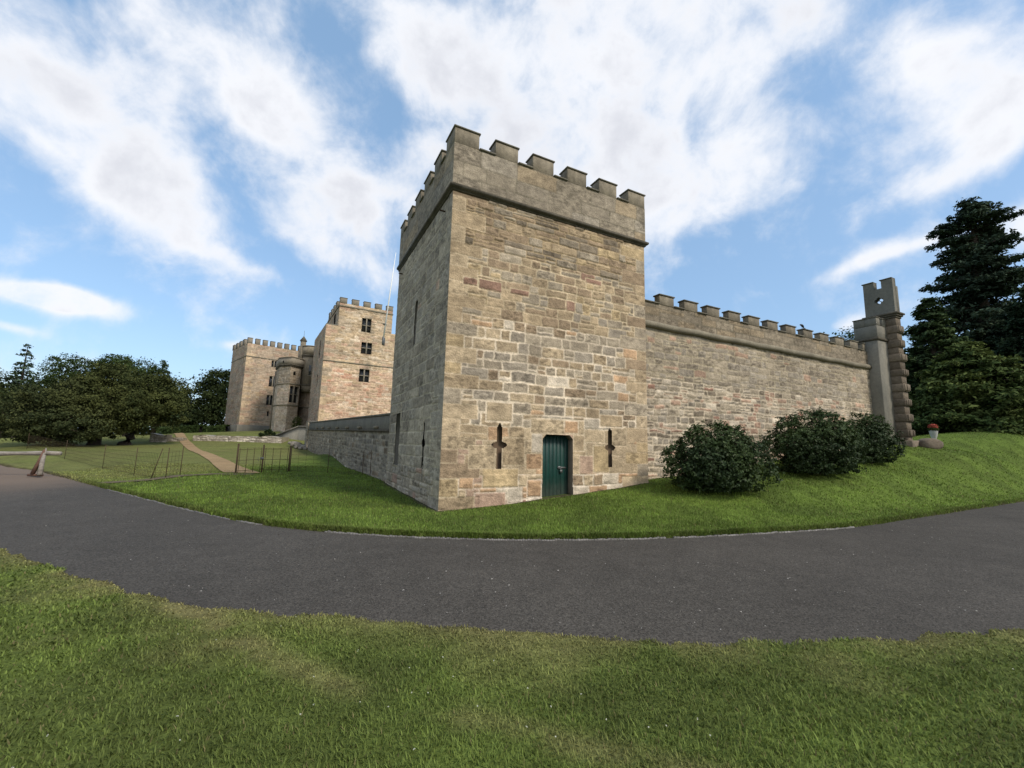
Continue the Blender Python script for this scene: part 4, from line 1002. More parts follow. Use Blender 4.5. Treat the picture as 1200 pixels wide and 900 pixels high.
m = MB(); m.box(a + d * .75 - n * .1 + ZU * (zb4 - .75), d * .2, n * .12, ZU * .28); m.build('loop_hole', MAT['dark'], bb)
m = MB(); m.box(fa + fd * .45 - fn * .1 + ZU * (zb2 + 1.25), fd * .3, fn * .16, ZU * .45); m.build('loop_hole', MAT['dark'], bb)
m = MB(); m.tube([BP[0] + np.array([.05, -.25, 2.6]), BP[0] + np.array([.05, -.25, zb3 - .2])], .08, 8); m.build('downpipe', MAT['mullion'], bb)

# round stair turret and the link wall behind it
sc_ = at(363, 440, 57.5)[:2]
stt = empty('stair_turret', (sc_[0], sc_[1], 8), 'round corbelled stair turret with a small capped lantern on top', 'turret')
zs_b, zs_m, zs_t = zat(360, 452, 56.5), zat(360, 417.5, 56.5), zat(360, 406, 56.5)
m = MB(); m.prism(polyg(sc_, .9, 16, 0), zs_b - .8, zs_b, None, 1.42); m.prism(polyg(sc_, 1.22, 16, 0), zs_b, zs_m); m.build('drum', MAT['ashlar'], stt)
m = MB(); m.prism(polyg(sc_, 1.36, 16, 0), zs_b + .0, zs_b + .15); m.prism(polyg(sc_, 1.36, 16, 0), zs_m + .002, zs_m + .18); m.build('string_course', MAT['mould'], stt)
m = MB(); m.prism(polyg(sc_, 1.3, 16, 0), zs_m + .184, zs_t); m.prism(polyg(sc_, 1.36, 16, 0), zs_t + .002, zs_t + .1); m.build('parapet', MAT['ashlar'], stt)
wd = np.array([.53, -.85, 0]); sd2 = np.array([.85, .53, 0])
c3 = np.array([sc_[0], sc_[1], 0]); z_ = zat(361, 440, 56.5); m = MB(); m.box(c3 + wd * 1.17 - sd2 * .32 + ZU * z_, sd2 * .64, wd * .07, ZU * 1.35, .01); wf = m.build('window', MAT['glass'], stt)
m = MB(); m.box(c3 + wd * 1.2 - sd2 * .04 + ZU * z_, sd2 * .08, wd * .1, ZU * 1.35, .01); m.box(c3 + wd * 1.2 - sd2 * .38 + ZU * (z_ - .1), sd2 * .76, wd * .12, ZU * .1, .01); m.build('mullion', MAT['mullion'], wf)
lc = at(354.8, 410, 56.8)[:2]; zl0, zl1, zl2 = zat(355, 419, 56.8), zat(355, 400, 56.8), zat(355, 394, 56.8)
m = MB(); m.prism(polyg(lc, .36, 8, 0), zl0 - 1.2, zl1); lt = m.build('lantern', MAT['ashlar'], stt)
m = MB(); m.prism(polyg(lc, .46, 8, 0), zl1 + .002, zl1 + .12); m.prism(polyg(lc, .42, 8, 0), zl1 + .122, zl2, None, .08); m.build('lantern_cap', MAT['coping'], lt)
m = MB(); m.tube([(lc[0], lc[1], zl2 - .1), (lc[0], lc[1], zl2 + .75)], .02, 5); m.build('finial', MAT['iron'], lt)
lk = empty('link_range', (sc_[0], sc_[1] + 1, 2.5), 'plain stone range joining the bay tower to the reddish tower', 'building')
q0 = at(344, 470, 58.5) * np.array([1, 1, 0]); q1 = at(380, 470, 56) * np.array([1, 1, 0]); dl = q1 - q0; wl = np.linalg.norm(dl); dl /= wl; nl = np.array([dl[1], -dl[0], 0])
GK = masonry(0, wl, 2, zs_t - .3, .085, FZ(False), 77, None, (False, False), (), None, warp=.05, rough=.03, edge0=(False, False)); ex = MB(); shell(ex, q0, dl, -nl, wl, 5, 2, zs_t - .3, tuple(GREYB))
join_faces('wall', [place_face(q0, dl, nl, GK)], MAT['farstone'], lk, ex)
m = MB(); zz3 = zat(358, 478, 57.5); m.box(q0 + dl * .2 + nl * .02 + ZU * zz3, dl * (wl - .5), nl * .1, ZU * .14, .02); m.build('string_course', MAT['mould_pale'], lk)

# terrace wall running back from the corner tower
W0 = tw(.05, BW, 0); W1 = np.array([-19.2, 41.4, 0]); dw = (W1 - W0); LW = np.linalg.norm(dw); dw /= LW; nw_ = np.array([-dw[1], dw[0], 0])
te = empty('terrace_wall', W0 + dw * 10, 'low terrace wall with a smooth grey parapet running back from the tower', 'wall')
slp = .019; sl3 = dw + ZU * slp
TZ = [dict(vtop=99, h=(.16, .3), w=(.25, .7), mort=.03, split=.3, pal=[(GREYB, 3), (GRY, 3), (DGR, 1.4), (PALE * .85, 1), (BRN, .6)], mcol=rgb(168, 154, 130), depth=.02)]
GT = masonry(0, LW, -.6, 2.12, .045, TZ, 81, None, (False, False), (), None, warp=.03, rough=.015, edge0=(False, False))
def place_sheared(org, ud, nd, G):
    Ug, Vg, d, c, q = G; P = org + ud * Ug[..., None] + ZU * Vg[..., None] + nd * d[..., None]
    return P.reshape(-1, 3), c.reshape(-1, 3), q if np.dot(np.cross(ud, ZU), nd) > 0 else q[:, ::-1]
ex = MB(); ex.add([W0 + ZU * 2.1, W1 + ZU * (2.1 + slp * LW), W1 - nw_ * .5 + ZU * (2.1 + slp * LW), W0 - nw_ * .5 + ZU * 2.1], [(0, 1, 2, 3)], tuple(GREYB))
join_faces('wall', [place_sheared(W0, sl3, nw_, GT)], MAT['stone'], te, ex)
m = MB(); m.box(W0 - nw_ * .45 + ZU * 2.125, sl3 * LW, nw_ * .56, ZU * .1, .03); m.build('string_course', MAT['mould'], te)
m = MB(); m.box(W0 - nw_ * .40 + ZU * 2.23, sl3 * LW, nw_ * .42, ZU * .55, .01); m.build('parapet', MAT['grey'], te)
m = MB(); m.box(W0 - nw_ * .45 + ZU * 2.785, sl3 * LW, nw_ * .52, ZU * .085, .02); m.build('wall_coping', MAT['coping'], te)
for k in range(7):
    m = MB(); m.box(W0 + sl3 * (1.8 + k * 3.3) + nw_ * .02 + ZU * 2.25, dw * .3, nw_ * .18, ZU * .12, .03); m.build('water_spout', MAT['mould_pale'], te)
bu = empty('terrace_buttress', W1, 'square rubble buttress at the far end of the terrace wall', 'buttress')
b0 = at(360, 508, 41.6) * np.array([1, 1, 0]); GB = [masonry(0, 1.25, .2, 3.45, .05, TZ, 83, None, (False, False), (), None, .03, .02), masonry(0, 1.5, .2, 3.45, .05, TZ, 84, None, (False, False), (), None, .03, .02)]
ex = MB(); shell(ex, b0, RM, LM, 1.25, 1.5, .2, 3.45, tuple(GREYB)); join_faces('wall', [place_face(b0, RM, -LM, GB[0]), place_face(b0, LM, -RM, GB[1])], MAT['stone'], bu, ex)
m = MB(); m.box(b0 - RM * .05 - LM * .05 + ZU * 3.452, RM * 1.35, LM * 1.6, ZU * .1, .03); m.build('wall_coping', MAT['grey'], bu)
# rubble spilled at its foot
spots = [(346, 509, 43, .5), (350, 513, 42.6, .55), (344, 514, 42.8, .4), (353, 518, 42, .5), (349, 519, 42, .38), (356, 521, 41.6, .45), (352, 524, 41.2, .3), (358, 525, 41, .34), (341, 511, 43.6, .35), (347, 522, 41.6, .26)]
for i, (x, y, Yd, r_) in enumerate(spots):
    p = at(x, y, Yd); tag(boulder('rubble_stone', (p[0], p[1], gz(p[0], p[1]) + .08 + .25 * max(0, (p[2] - gz(p[0], p[1])))), r_ * .62, r_ * .5, r_ * .42, 'rubble', None, 20 + i), 'pale fallen stone in the rubble heap at the foot of the terrace buttress', 'stone', 'fallen stones by the terrace buttress')

# sloping stair parapet
sw = empty('stair_parapet', at(335, 510, 48) * np.array([1, 1, 0]) + ZU * 2, 'sloping stone parapet beside the terrace steps, with a pale coping', 'wall')
s0 = at(321, 512, 48.5); s1 = at(350, 500.5, 47); s2 = at(374, 500.5, 46.2); m = MB(); dd = np.array([.1, .4, 0])
m.add([s0, s1, s1 * np.array([1, 1, 0]) + ZU * 1.2, s0 * np.array([1, 1, 0]) + ZU * 1.2] + [q + dd for q in (s0, s1, s1 * np.array([1, 1, 0]) + ZU * 1.2, s0 * np.array([1, 1, 0]) + ZU * 1.2)], [(0, 3, 2, 1), (4, 5, 6, 7), (0, 1, 5, 4), (1, 2, 6, 5), (0, 4, 7, 3)])
s2b = s2 * np.array([1, 1, 0]); s1b = s1 * np.array([1, 1, 0]); zz4 = s1[2]
m.add([s1b + ZU * zz4, s2b + ZU * zz4, s2b + ZU * 1.2, s1b + ZU * 1.2] + [q + dd for q in (s1b + ZU * zz4, s2b + ZU * zz4, s2b + ZU * 1.2, s1b + ZU * 1.2)], [(0, 3, 2, 1), (4, 5, 6, 7), (0, 1, 5, 4)])
m.build('wall', MAT['grey'], sw)
m = MB(); m.box(s0 - dd * .3 + ZU * .004, s1 - s0, dd * 1.5, ZU * .14, .03); m.box(s1 - dd * .3 + ZU * .006, s2 * np.array([1, 1, 0]) + ZU * zz4 - s1, dd * 1.5, ZU * .13, .03); m.build('wall_coping', MAT['rubble'], sw)

# ruined low wall across the lawn
LZP = [dict(vtop=99, h=(.16, .28), w=(.3, .9), mort=.04, split=.25, pal=[(rgb(170, 162, 148), 3), (rgb(150, 142, 130), 2), (rgb(132, 122, 112), 1), (rgb(186, 180, 168), 2)], mcol=rgb(120, 110, 96), depth=.05)]
def lowwall(name, label, x0, x1, y, Yd0, Yd1, h, th, seed):
    a = at(x0, y, Yd0) * np.array([1, 1, 0]); b = at(x1, y, Yd1) * np.array([1, 1, 0]); d = b - a; w = np.linalg.norm(d); d /= w; n = np.array([d[1], -d[0], 0]); zg = gz(*((a + b) / 2)[:2])
    e = empty(name, (a + b) / 2 + ZU * zg, label, 'wall')
    U1 = masonry(0, w, zg - .5, zg + h, .05, LZP, seed, None, (False, False), (), None, .05, .03, (False, False), gain=1.5); Ug, Vg, dsp, c, q = U1
    # worn, uneven top
    k = sstep(zg + h * .4, zg + h, Vg); Vg = Vg - k * h * .45 * fbm(Ug * .9, Ug * 0, seed, 3)
    F = place_face(a, d, n, (Ug, Vg, dsp, c, q))
    ex = MB(); top = F[0].reshape(*Ug.shape, 3)[-1]; N_ = len(top); bk = top - n * th; lo = bk.copy(); lo[:, 2] = zg - .5
    lo0 = F[0].reshape(*Ug.shape, 3)
    ex.add(np.concatenate([top, bk, lo]), [(i, i + 1, N_ + i + 1, N_ + i) for i in range(N_ - 1)] + [(N_ + i, N_ + i + 1, 2 * N_ + i + 1, 2 * N_ + i) for i in range(N_ - 1)] + [(0, N_, 2 * N_)], tuple(rgb(168, 160, 146)))
    ex.add([top[0], bk[0], lo[0], lo0[0, 0]], [(0, 1, 2, 3)], tuple(GREYB)); ex.add([top[-1], lo0[0, -1], lo[-1], bk[-1]], [(0, 1, 2, 3)], tuple(GREYB))
    join_faces('stonework', [F], MAT['stone'], e, ex)
lowwall('ruined_wall', 'long low ruined wall of pale stones right of the gravel path', 226, 330, 517, 45, 45.2, .72, 1.6, 91)
lowwall('ruined_wall', 'low stub of pale stone wall between the square block and the path', 194, 214, 517.5, 44.6, 44.8, .5, .7, 92)
lowwall('wall_end_block', 'square pale stone block ending the ruined wall beside the dark trees', 175, 195, 518, 43.9, 44.2, 1.15, 1.0, 93)
pA = at(14, 511, 58); tag(boulder('pale_stone', (pA[0], pA[1], gz(pA[0], pA[1]) + .2), .4, .3, .3, 'rubble', None, 60), 'small pale stone at the far left edge of the meadow', 'stone')

# ------------------------------------------------------------------ iron gate, mesh fences, timber barrier
def grd(p): return np.array([p[0], p[1], gz(p[0], p[1])])
gA, gM, gB = (grd(at(*q)) for q in ((276, 555, 18.4), (306.5, 552, 18.9), (338, 552, 19.4)))
gt = empty('iron_gate', gA, 'rusty thin iron double gate across the brown gravel path', 'gate')
for a, b, rd in ((gA, gM, .016), (gM, gB, .016)):
    lf = MB()
    for h in (.12, .55, 1.0): lf.tube([a + ZU * h, b + ZU * h], .009, 5)
    leaf = lf.build('gate_leaf', MAT['rust'], gt)
    for k in (.08, .36, .64, .92):
        p = a * (1 - k) + b * k; pk_ = MB(); pk_.tube([p + ZU * .02, p + ZU * 1.05], .011, 5); pk_.build('picket', MAT['rust'], leaf)
for p, hh, rr in ((gA, 1.22, .035), (gM, 1.15, .032), (gB, 1.12, .032)):
    m = MB(); m.tube([p - ZU * .2, p + ZU * hh], rr, 7); m.tube([p + ZU * hh, p + ZU * (hh + .03)], [rr * 1.2, rr * .3], 7); m.build('gate_post', MAT['rust'], gt)
m = MB(); m.box(gM + np.array([-.09, -.05, .55]), (.14, 0, 0), (0, .05, 0), (0, 0, .1), .02); m.tube([gM + np.array([-.16, -.03, .62]), gM + np.array([-.2, -.03, .55]), gM + np.array([-.12, -.03, .47])], .012, 5); m.build('latch', MAT['iron'], gt)
def mesh_fence(name, label, pts, h, lean=None, step=.2):
    P = [grd(np.array(p)) for p in pts]; f = empty(name, P[0], label, 'fence'); w = MB()
    for a, b in zip(P[:-1], P[1:]):
        n = max(2, int(np.linalg.norm(b - a) / step))
        for k in range(n + 1):
            q = a + (b - a) * k / n; q[2] = gz(q[0], q[1]); w.tube([q + ZU * .03, q + ZU * h * .95], .0042, 3, None, False)
        for z in np.linspace(.06, h * .94, 6):
            ks = np.linspace(0, 1, 8); w.tube([np.array([*(a + (b - a) * k)[:2], gz(*(a + (b - a) * k)[:2]) + z]) for k in ks], .0042, 3, None, False)
    w.build('wire_mesh', MAT['rust'], f)
    for i, p in enumerate(P):
        m = MB(); lv = np.array([.16, 0, 0]) if lean == i else np.zeros(3); m.tube([p - ZU * .1 - lv, p + ZU * (h + .12) + lv], .014, 6); m.build('fence_post', MAT['rust'], f)
def g2(x, y, Y_): return at(x, y, Y_)[:2]
mesh_fence('mesh_fence', 'sagging rusty wire mesh fence edging the meadow left of the gate', [g2(211, 556, 17.3), g2(194, 560, 16.4), g2(181, 561, 16.2), g2(157, 556, 18), g2(120, 549, 21), g2(75, 541, 26), g2(30, 533, 33)], 1.0, 2)
mesh_fence('mesh_fence', 'wire fence on thin posts between the gate and the tower', [g2(339.5, 552, 19.5), g2(384, 552, 19.8), g2(425, 550, 19.6), g2(434, 551, 19.3)], .98, None, .3)

bx = empty('timber_barrier', grd(at(45, 556, 17.6)), 'weathered log barrier pole resting on a leaning timber trestle by the road', 'barrier')
zp_ = float(at(45, 531, 17.9)[2])
lA, lB = at(-120, 531.2, 17.9), at(71, 531.5, 17.9)
m = MB(); ks = np.linspace(0, 1, 14); m.tube([lA + (lB - lA) * k + np.array([0, 0, .012 * math.sin(9 * k)]) for k in ks], [.085 + .012 * math.sin(23 * k) for k in ks], 10); m.build('pole', MAT['wood'], bx, True)
def px3(x, y, Y_): return at(x, y, Y_)
m = MB(); m.tube([px3(38, 554.5, 17.6) - ZU * .03, px3(46, 541, 17.65), px3(53, 527, 17.72)], [.075, .07, .06], 6); m.build('trestle_leg', MAT['woodred'], bx)
m = MB(); m.tube([px3(46.5, 556, 17.45) - ZU * .03, px3(49.5, 541, 17.6), px3(52.5, 531, 17.7)], [.085, .075, .05], 7); m.build('trestle_leg', MAT['wood'], bx)
m = MB(); m.tube([px3(53, 533, 17.68), px3(54, 525, 17.72)], [.035, .02], 6); m.build('peg', MAT['wood'], bx)
fb = px3(33, 555, 17.6); m = MB(); m.tube([np.array([fb[0], fb[1], .09]), np.array([fb[0] + .5, fb[1] + .08, .085])], .05, 7); m.build('foot_log', MAT['woodred'], bx)

# bird on the wall
bp_ = tw(17.15, OFF + .1, cz_t)
bd = empty('bird', bp_, 'small dark bird perched on the long wall battlement', 'bird')
n_, k_ = 8, 10; V = []; fq = []
for i in range(n_ + 1):
    t = i / n_; cx_ = np.array([-.13 + .30 * t, 0, .10 + .10 * t + .04 * math.sin(math.pi * t)]); r = max(.006, [.012, .035, .055, .062, .058, .045, .042, .036, .008][i])
    for j in range(k_):
        a = 2 * math.pi * j / k_; V.append(bp_ + R * -cx_[0] + ZU * (cx_[2] + r * math.sin(a)) + L * r * .85 * math.cos(a))
for i in range(n_):
    for j in range(k_): fq.append((i * k_ + j, (i + 1) * k_ + j, (i + 1) * k_ + (j + 1) % k_, i * k_ + (j + 1) % k_))
m = MB(); m.add(V, fq)
m.box(bp_ + R * .11 - L * .02 + ZU * .075, R * .12, L * .045, ZU * .02, .006)
m.tube([bp_ - R * .165 + ZU * .2, bp_ - R * .22 + ZU * .195], [.014, .003], 5)
for s_ in (-.02, .02): m.tube([bp_ + L * s_ + ZU * 0, bp_ + L * s_ + ZU * .1], .007, 4)
m.build('body', MAT['bird'], bd, True)

# ------------------------------------------------------------------ foliage
FOLIAGE_GAIN = 1.45
def unit(v): return v / (np.linalg.norm(v, axis=-1, keepdims=True) + 1e-9)
def leaves(P, N, size, asp=1.0, rg=RNG):
    """rhombic leaves at P facing N"""
    n = len(P); N = unit(N); t = unit(np.cross(N, rg.normal(size=(n, 3)))); b = np.cross(N, t); s = np.broadcast_to(np.asarray(size, float), (n,))[:, None]
    fold = N * s * .18
    V = np.stack([P - t * s * .5 * asp, P - b * s * .28 + fold, P + t * s * .5 * asp, P + b * s * .28 + fold], 1).reshape(-1, 3)
    F = np.arange(4 * n).reshape(n, 4); return V, F
def leafcol(n, c1, c2, rg, jit=.35, P=None, sc=.8):
    k = rg.random((n, 1))
    if P is not None: k = np.clip(.6 * sstep(.3, .7, fbm(P[:, 0] * sc + P[:, 2] * sc * .7, P[:, 1] * sc + P[:, 2] * sc, 5, 3))[:, None] + .4 * k, 0, 1)
    c = np.asarray(c1) * (1 - k) + np.asarray(c2) * k; return np.repeat(FOLIAGE_GAIN * c * (1 - jit / 2 + jit * rg.random((n, 1))), 4, 0)
def lobe_points(lobes, n, rg, clumps=90, spread=.17, flat=.75, floor=None):
    P, N = [], []; wt = np.array([l[3] * l[4] + l[4] * l[5] + l[3] * l[5] for l in lobes]); wt = wt / wt.sum()
    for l, w in zip(lobes, wt):
        c = np.array(l[:3]); r = np.array(l[3:6]); nc = max(8, int(clumps * w * len(lobes))); d = unit(rg.normal(size=(nc, 3))); rr = .9 + .22 * (rg.random((nc, 1)) - .5) + .16 * (rg.random((nc, 1)) ** 4); cc = d * rr
        inn = unit(rg.normal(size=(nc // 3, 3))) * (.35 + .35 * rg.random((nc // 3, 1))); cc = np.concatenate([cc, inn])
        k = rg.integers(0, len(cc), int(n * w)); off = rg.normal(size=(len(k), 3)) * spread * np.array([1, 1, flat]); off *= (.5 + 1.0 * rg.random((len(cc), 1)))[k]
        p = cc[k] + off; P.append(c + p * r); N.append(unit(p / r))
    P = np.concatenate(P); N = np.concatenate(N)
    if floor is not None: k = P[:, 2] > floor(P); P, N = P[k], N[k]
    return P, N
def limbs(m, base, lobes, r0, rg, n=3, trunk_h=.35):
    base = np.asarray(base, float); tops = [np.array(l[:3]) for l in lobes]; mid_ = np.mean(tops, 0); fork = base + (mid_ - base) * trunk_h
    m.tube([base - ZU * .3, base + ZU * .15, base * .5 + fork * .5, fork], [r0 * 1.5, r0 * 1.1, r0 * .9, r0 * .8], 9)
    for l in lobes:
        c = np.array(l[:3]); a = fork + rg.normal(size=3) * r0 * .3; b = (fork + c) / 2 + rg.normal(size=3) * .12 * np.linalg.norm(c - fork)
        m.tube([a, b, c], [r0 * .6, r0 * .38, r0 * .16], 6)
        for q in range(n):
            e = c + unit(rg.normal(size=3) + np.array([0, 0, .4])) * np.array(l[3:6]) * .85; m.tube([b * .4 + c * .6, (c + e) / 2 + rg.normal(size=3) * .1, e], [r0 * .2, r0 * .12, r0 * .03], 5)
def broad_tree(name, label, cat, base, lobes, n, size, c1, c2, r0=.3, group=None, seed=1, clumps=90, spread=.17, mt_='leaf', trunk_h=.35, fl=True, up=.35, trunk_parts=True):
    rg = np.random.default_rng(seed); base = np.asarray(base, float); t = empty(name, base, label, cat, group)
    P, N = lobe_points(lobes, n, rg, clumps, spread, .75, (lambda p: base[2] + .03 + 0 * p[:, 0]) if fl else None)
    N = N + rg.normal(size=N.shape) * .75 + np.array([0, 0, up]); V, F = leaves(P, N, size * (.6 + .8 * rg.random(len(P))), 1.0, rg)
    mesh('crown', V, F, MAT[mt_], t, leafcol(len(P), c1, c2, rg, .45, P))
    m = MB(); limbs(m, base, lobes, r0, rg, 3, trunk_h); m.build('trunk', MAT['bark'], t, True); return t
def conifer(name, label, base, h, rmax, prof, whorls, nb, n_leaf, size, c1, c2, seed, droop=.25, first=.06, cl=.16, group=None, lift=0., r0=.25, rag_=.25, cat='tree'):
    rg = np.random.default_rng(seed); base = np.asarray(base, float); t = empty(name, base, label, cat, group); m = MB()
    m.tube([base - ZU * .3, base + ZU * h * .5, base + ZU * h * .98], [r0 * 1.3, r0 * .7, .03], 8)
    P, N = [], []
    zs = first + (1 - first) * np.linspace(0, 1, whorls) ** .92
    tot = sum(max(.05, prof(z)) * nb for z in zs)
    for z in zs:
        for b in range(nb):
            a = rg.uniform(0, 2 * math.pi); ln = rmax * prof(z) * rg.uniform(1 - rag_ * 1.4, 1 + rag_ * .6)
            if ln < .05: continue
            p0 = base + ZU * h * min(.985, z + rg.uniform(-.5, .5) / whorls); d = np.array([math.cos(a), math.sin(a), 0]); ks = np.linspace(0, 1, 5)
            pts = [p0 + d * ln * k + ZU * (ln * (lift * k - droop * k * k + droop * .55 * k ** 4)) for k in ks]
            if ln > .5: m.tube(pts, [max(.012, r0 * .22 * (1 - .8 * k) * min(1, ln / 2)) for k in ks], 4, None, False)
            nl = int(n_leaf * max(.05, prof(z)) / tot); k = .12 + .9 * rg.random(nl) ** .65; i0 = np.clip((k * 4).astype(int), 0, 3); fr = (np.minimum(k, 1) * 4 - i0)[:, None]; A = np.array(pts); q = A[i0] * (1 - fr) + A[i0 + 1] * fr
            side = np.array([-d[1], d[0], 0]); wd_ = ln * cl * (1.3 - k)[:, None] + .12 * size / .2
            q = q + side * rg.normal(size=(nl, 1)) * wd_ + ZU * rg.normal(size=(nl, 1)) * wd_ * .32 + d * rg.normal(size=(nl, 1)) * .1
            P.append(q); N.append(np.tile(np.array([0, 0, 1.]) + d * .35, (nl, 1)))
    P = np.concatenate(P); N = np.concatenate(N) + rg.normal(size=(len(P), 3)) * .55
    V, F = leaves(P, N, size * (.55 + .9 * rg.random(len(P))), 1.25, rg)
    mesh('crown', V, F, MAT['needle'], t, 1.45 * leafcol(len(P), c1, c2, rg, .5, P, .5)); m.build('trunk', MAT['bark'], t, True); return t

DK1, DK2 = (.020, .034, .012), (.046, .066, .020)
# rhododendrons in front of the long wall
def bush(label, px_, py_, Yd, w, h, dpt, n, seed, extra=()):
    p = grd(at(px_, py_, Yd)); x, y, z = p
    rg = np.random.default_rng(seed)
    lobes = [(x, y + .2, z + h * .46, w * .36, dpt * .40, h * .5), (x - w * .24, y, z + h * .36, w * .28, dpt * .36, h * .40), (x + w * .24, y + .1, z + h * .36, w * .28, dpt * .36, h * .40),
             (x - w * .06, y - dpt * .14, z + h * .32, w * .32, dpt * .3, h * .36), (x + w * .1, y - .1, z + h * .6, w * .2, dpt * .26, h * .34)] + [(x + a * w, y + b, z + c_ * h, d_ * w, d_ * w, e_ * h) for a, b, c_, d_, e_ in extra]
    return broad_tree('rhododendron', label, 'bush', p, lobes, int(n * 1.8), .085, (.015, .026, .010), (.040, .060, .019), .1, 'bushes along the long wall', seed, 190, .07, 'leafshiny', .2, True, .5)
bush('leafy dark green bush nearest the tower, standing apart from the other two', 843, 575, 12.6, 2.95, 2.02, 2.5, 15000, 101)
bush('largest and tallest dark bush, in the middle of the three along the long wall', 957, 557, 15.4, 3.25, 2.36, 2.7, 16000, 102)
bush('smallest dark bush at the right end of the three, in front of the buttress', 1019, 546, 18.2, 2.35, 2.15, 2.2, 11000, 103)

# yews and other trees on the left
def lob(l):
    out = []
    for (x, y, Yd, rx, rz) in l:
        p = at(x, y, Yd); out.append((p[0], p[1], p[2], rx, rx * .9, rz))
    return out
YC1, YC2 = (.023, .031, .013), (.058, .064, .022)
YV = .0
broad_tree('yew_tree', 'broad dark spreading tree, left of the group, its branches down to the grass', 'tree', grd(at(75, 522, 37)), lob([(62, 482, 37, 3.2, 2.4), (40, 492, 37, 2.2, 1.7), (90, 470, 38, 2.3, 2.0), (72, 500, 36, 3.0, 1.4), (50, 468, 38, 1.7, 1.4), (30, 505, 36.5, 1.5, .9), (98, 490, 37, 1.9, 1.8)]), 40000, .18, YC1, YC2, .35, 'trees grouped on the left lawn', 111, 48, .115)
broad_tree('yew_tree', 'tall bushy dark tree in the middle of the left group', 'tree', grd(at(110, 521, 40)), lob([(128, 460, 40, 3.0, 2.2), (108, 470, 40, 2.0, 1.8), (140, 476, 39.5, 2.9, 2.2), (118, 496, 39, 2.0, 1.4), (134, 440, 41, 1.9, 1.1)]), 34000, .18, (.022, .030, .011), (.064, .070, .022), .45, 'trees grouped on the left lawn', 112, 46, .115)
broad_tree('yew_tree', 'rounded olive green tree at the right of the left group, with bare grey branches', 'tree', grd(at(147, 520, 41)), lob([(180, 466, 41, 2.6, 2.2), (194, 478, 41, 1.8, 1.7), (165, 478, 40.5, 2.2, 2.2), (176, 456, 42, 1.5, 1.2)]), 26000, .18, (.026, .034, .012), (.074, .082, .026), .5, 'trees grouped on the left lawn', 113, 44, .115)
def thin(name, label, px_, py_, Yd, lobs, n, seed, c1=DK1, c2=DK2, sp=.2, size=.3): return broad_tree(name, label, 'tree', grd(at(px_, py_, Yd)), lob(lobs), n, size, c1, c2, .3, 'trees behind the left group', seed, 45, sp)
thin('ash_tree', 'feathery tree top rising behind the left side of the dark group', 84, 515, 56, [(84, 438, 56, 2.8, 2.2), (66, 446, 56, 2.2, 1.6), (82, 426, 56, 1.9, 1.2), (98, 440, 56, 1.8, 1.4), (54, 452, 56, 1.6, 1.4)], 6400, 121, sp=.13, size=.24)
thin('ash_tree', 'feathery tree top rising behind the middle of the dark group', 146, 515, 58, [(150, 434, 58, 3.6, 1.8), (130, 430, 58, 2.2, 1.4), (167, 440, 58, 2.2, 1.6), (138, 424, 58, 1.8, .9), (118, 436, 58, 1.6, 1.2)], 9000, 122, sp=.13, size=.24)
thin('oak_tree', 'large dark leafy tree directly left of the castle block', 250, 506, 80, [(262, 462, 80, 4.6, 4.2), (240, 474, 80, 4.4, 3.4), (258, 450, 82, 3.4, 2.6), (226, 484, 78, 3.2, 2.2), (250, 490, 78, 4.6, 2.4)], 17000, 123, (.013, .020, .008), (.034, .044, .014), .15, .42)
thin('oak_tree', 'dark leafy tree at the very left edge of the view', 4, 512, 60, [(2, 470, 60, 3.6, 3.0), (-20, 465, 60, 4.0, 3.4), (12, 486, 58, 2.4, 2.0), (-40, 476, 60, 4.4, 3.2)], 12000, 124, (.013, .020, .008), (.036, .046, .014), .15, .34)
CN1, CN2 = (.016, .026, .014), (.036, .052, .024)
b = grd(at(33, 404, 62)); conifer('spruce_tree', 'tall slender spruce with open layered branches at the far left', b, float(at(34, 403, 62)[2]) - b[2], 4.0, lambda z: (1 - z) ** .85 + .02, 17, 5, 4200, .26, CN1, CN2, 131, .3, .2, .13, 'trees behind the left group')
b = grd(at(191, 424, 60)); conifer('spruce_tree', 'pointed conifer tip behind the olive green tree on the left', b, float(at(190, 422, 60)[2]) - b[2], 4.6, lambda z: (1 - z) ** .85 + .02, 18, 5, 5500, .28, CN1, CN2, 132, .3, .15, .15, 'trees behind the left group')
b = grd(at(216, 456, 78)); conifer('spruce_tree', 'small dark pointed conifer beside the large leafy tree left of the castle', b, float(at(215, 455, 78)[2]) - b[2], 3.6, lambda z: (1 - z) ** .8 + .02, 14, 6, 4500, .4, CN1, CN2, 133, .3, .1, .16, 'trees behind the left group')
b = grd(at(202, 449, 74)); conifer('spruce_tree', 'low dark conifer just right of the olive green tree', b, float(at(202, 448, 74)[2]) - b[2], 4.2, lambda z: (1 - z) ** .7 + .02, 14, 6, 5200, .4, CN1, CN2, 134, .3, .1, .16, 'trees behind the left group')

# big conifers on the right
def wel_prof(z): return (.68 + .32 * min(1, (1 - z) / .45)) * min(1, ((1 - z) / .13) ** .6 if z < 1 else 0) * (.9 + .1 * math.sin(z * 31)) + .01
b = grd(at(1136, 240, 42)); conifer('giant_conifer', 'huge dark columnar conifer towering at the right edge', b, float(at(1145, 229, 42)[2]) - b[2] - .3, 4.2, wel_prof, 38, 9, 50000, .32, (.013, .021, .014), (.040, .056, .034), 141, .42, .05, .12, 'conifers beyond the right lawn', .12, .7, .3)
def cone(p): return lambda z: (1 - z) ** p + .02
b = grd(at(1087, 352, 36)); conifer('cedar_tree', 'dark cedar with flat layered tips just right of the gate pier', b, float(at(1086, 349, 36)[2]) - b[2], 3.6, cone(.62), 24, 8, 24000, .26, (.016, .026, .012), (.040, .058, .022), 142, .10, .08, .13, 'conifers beyond the right lawn', .08, .35, .35)
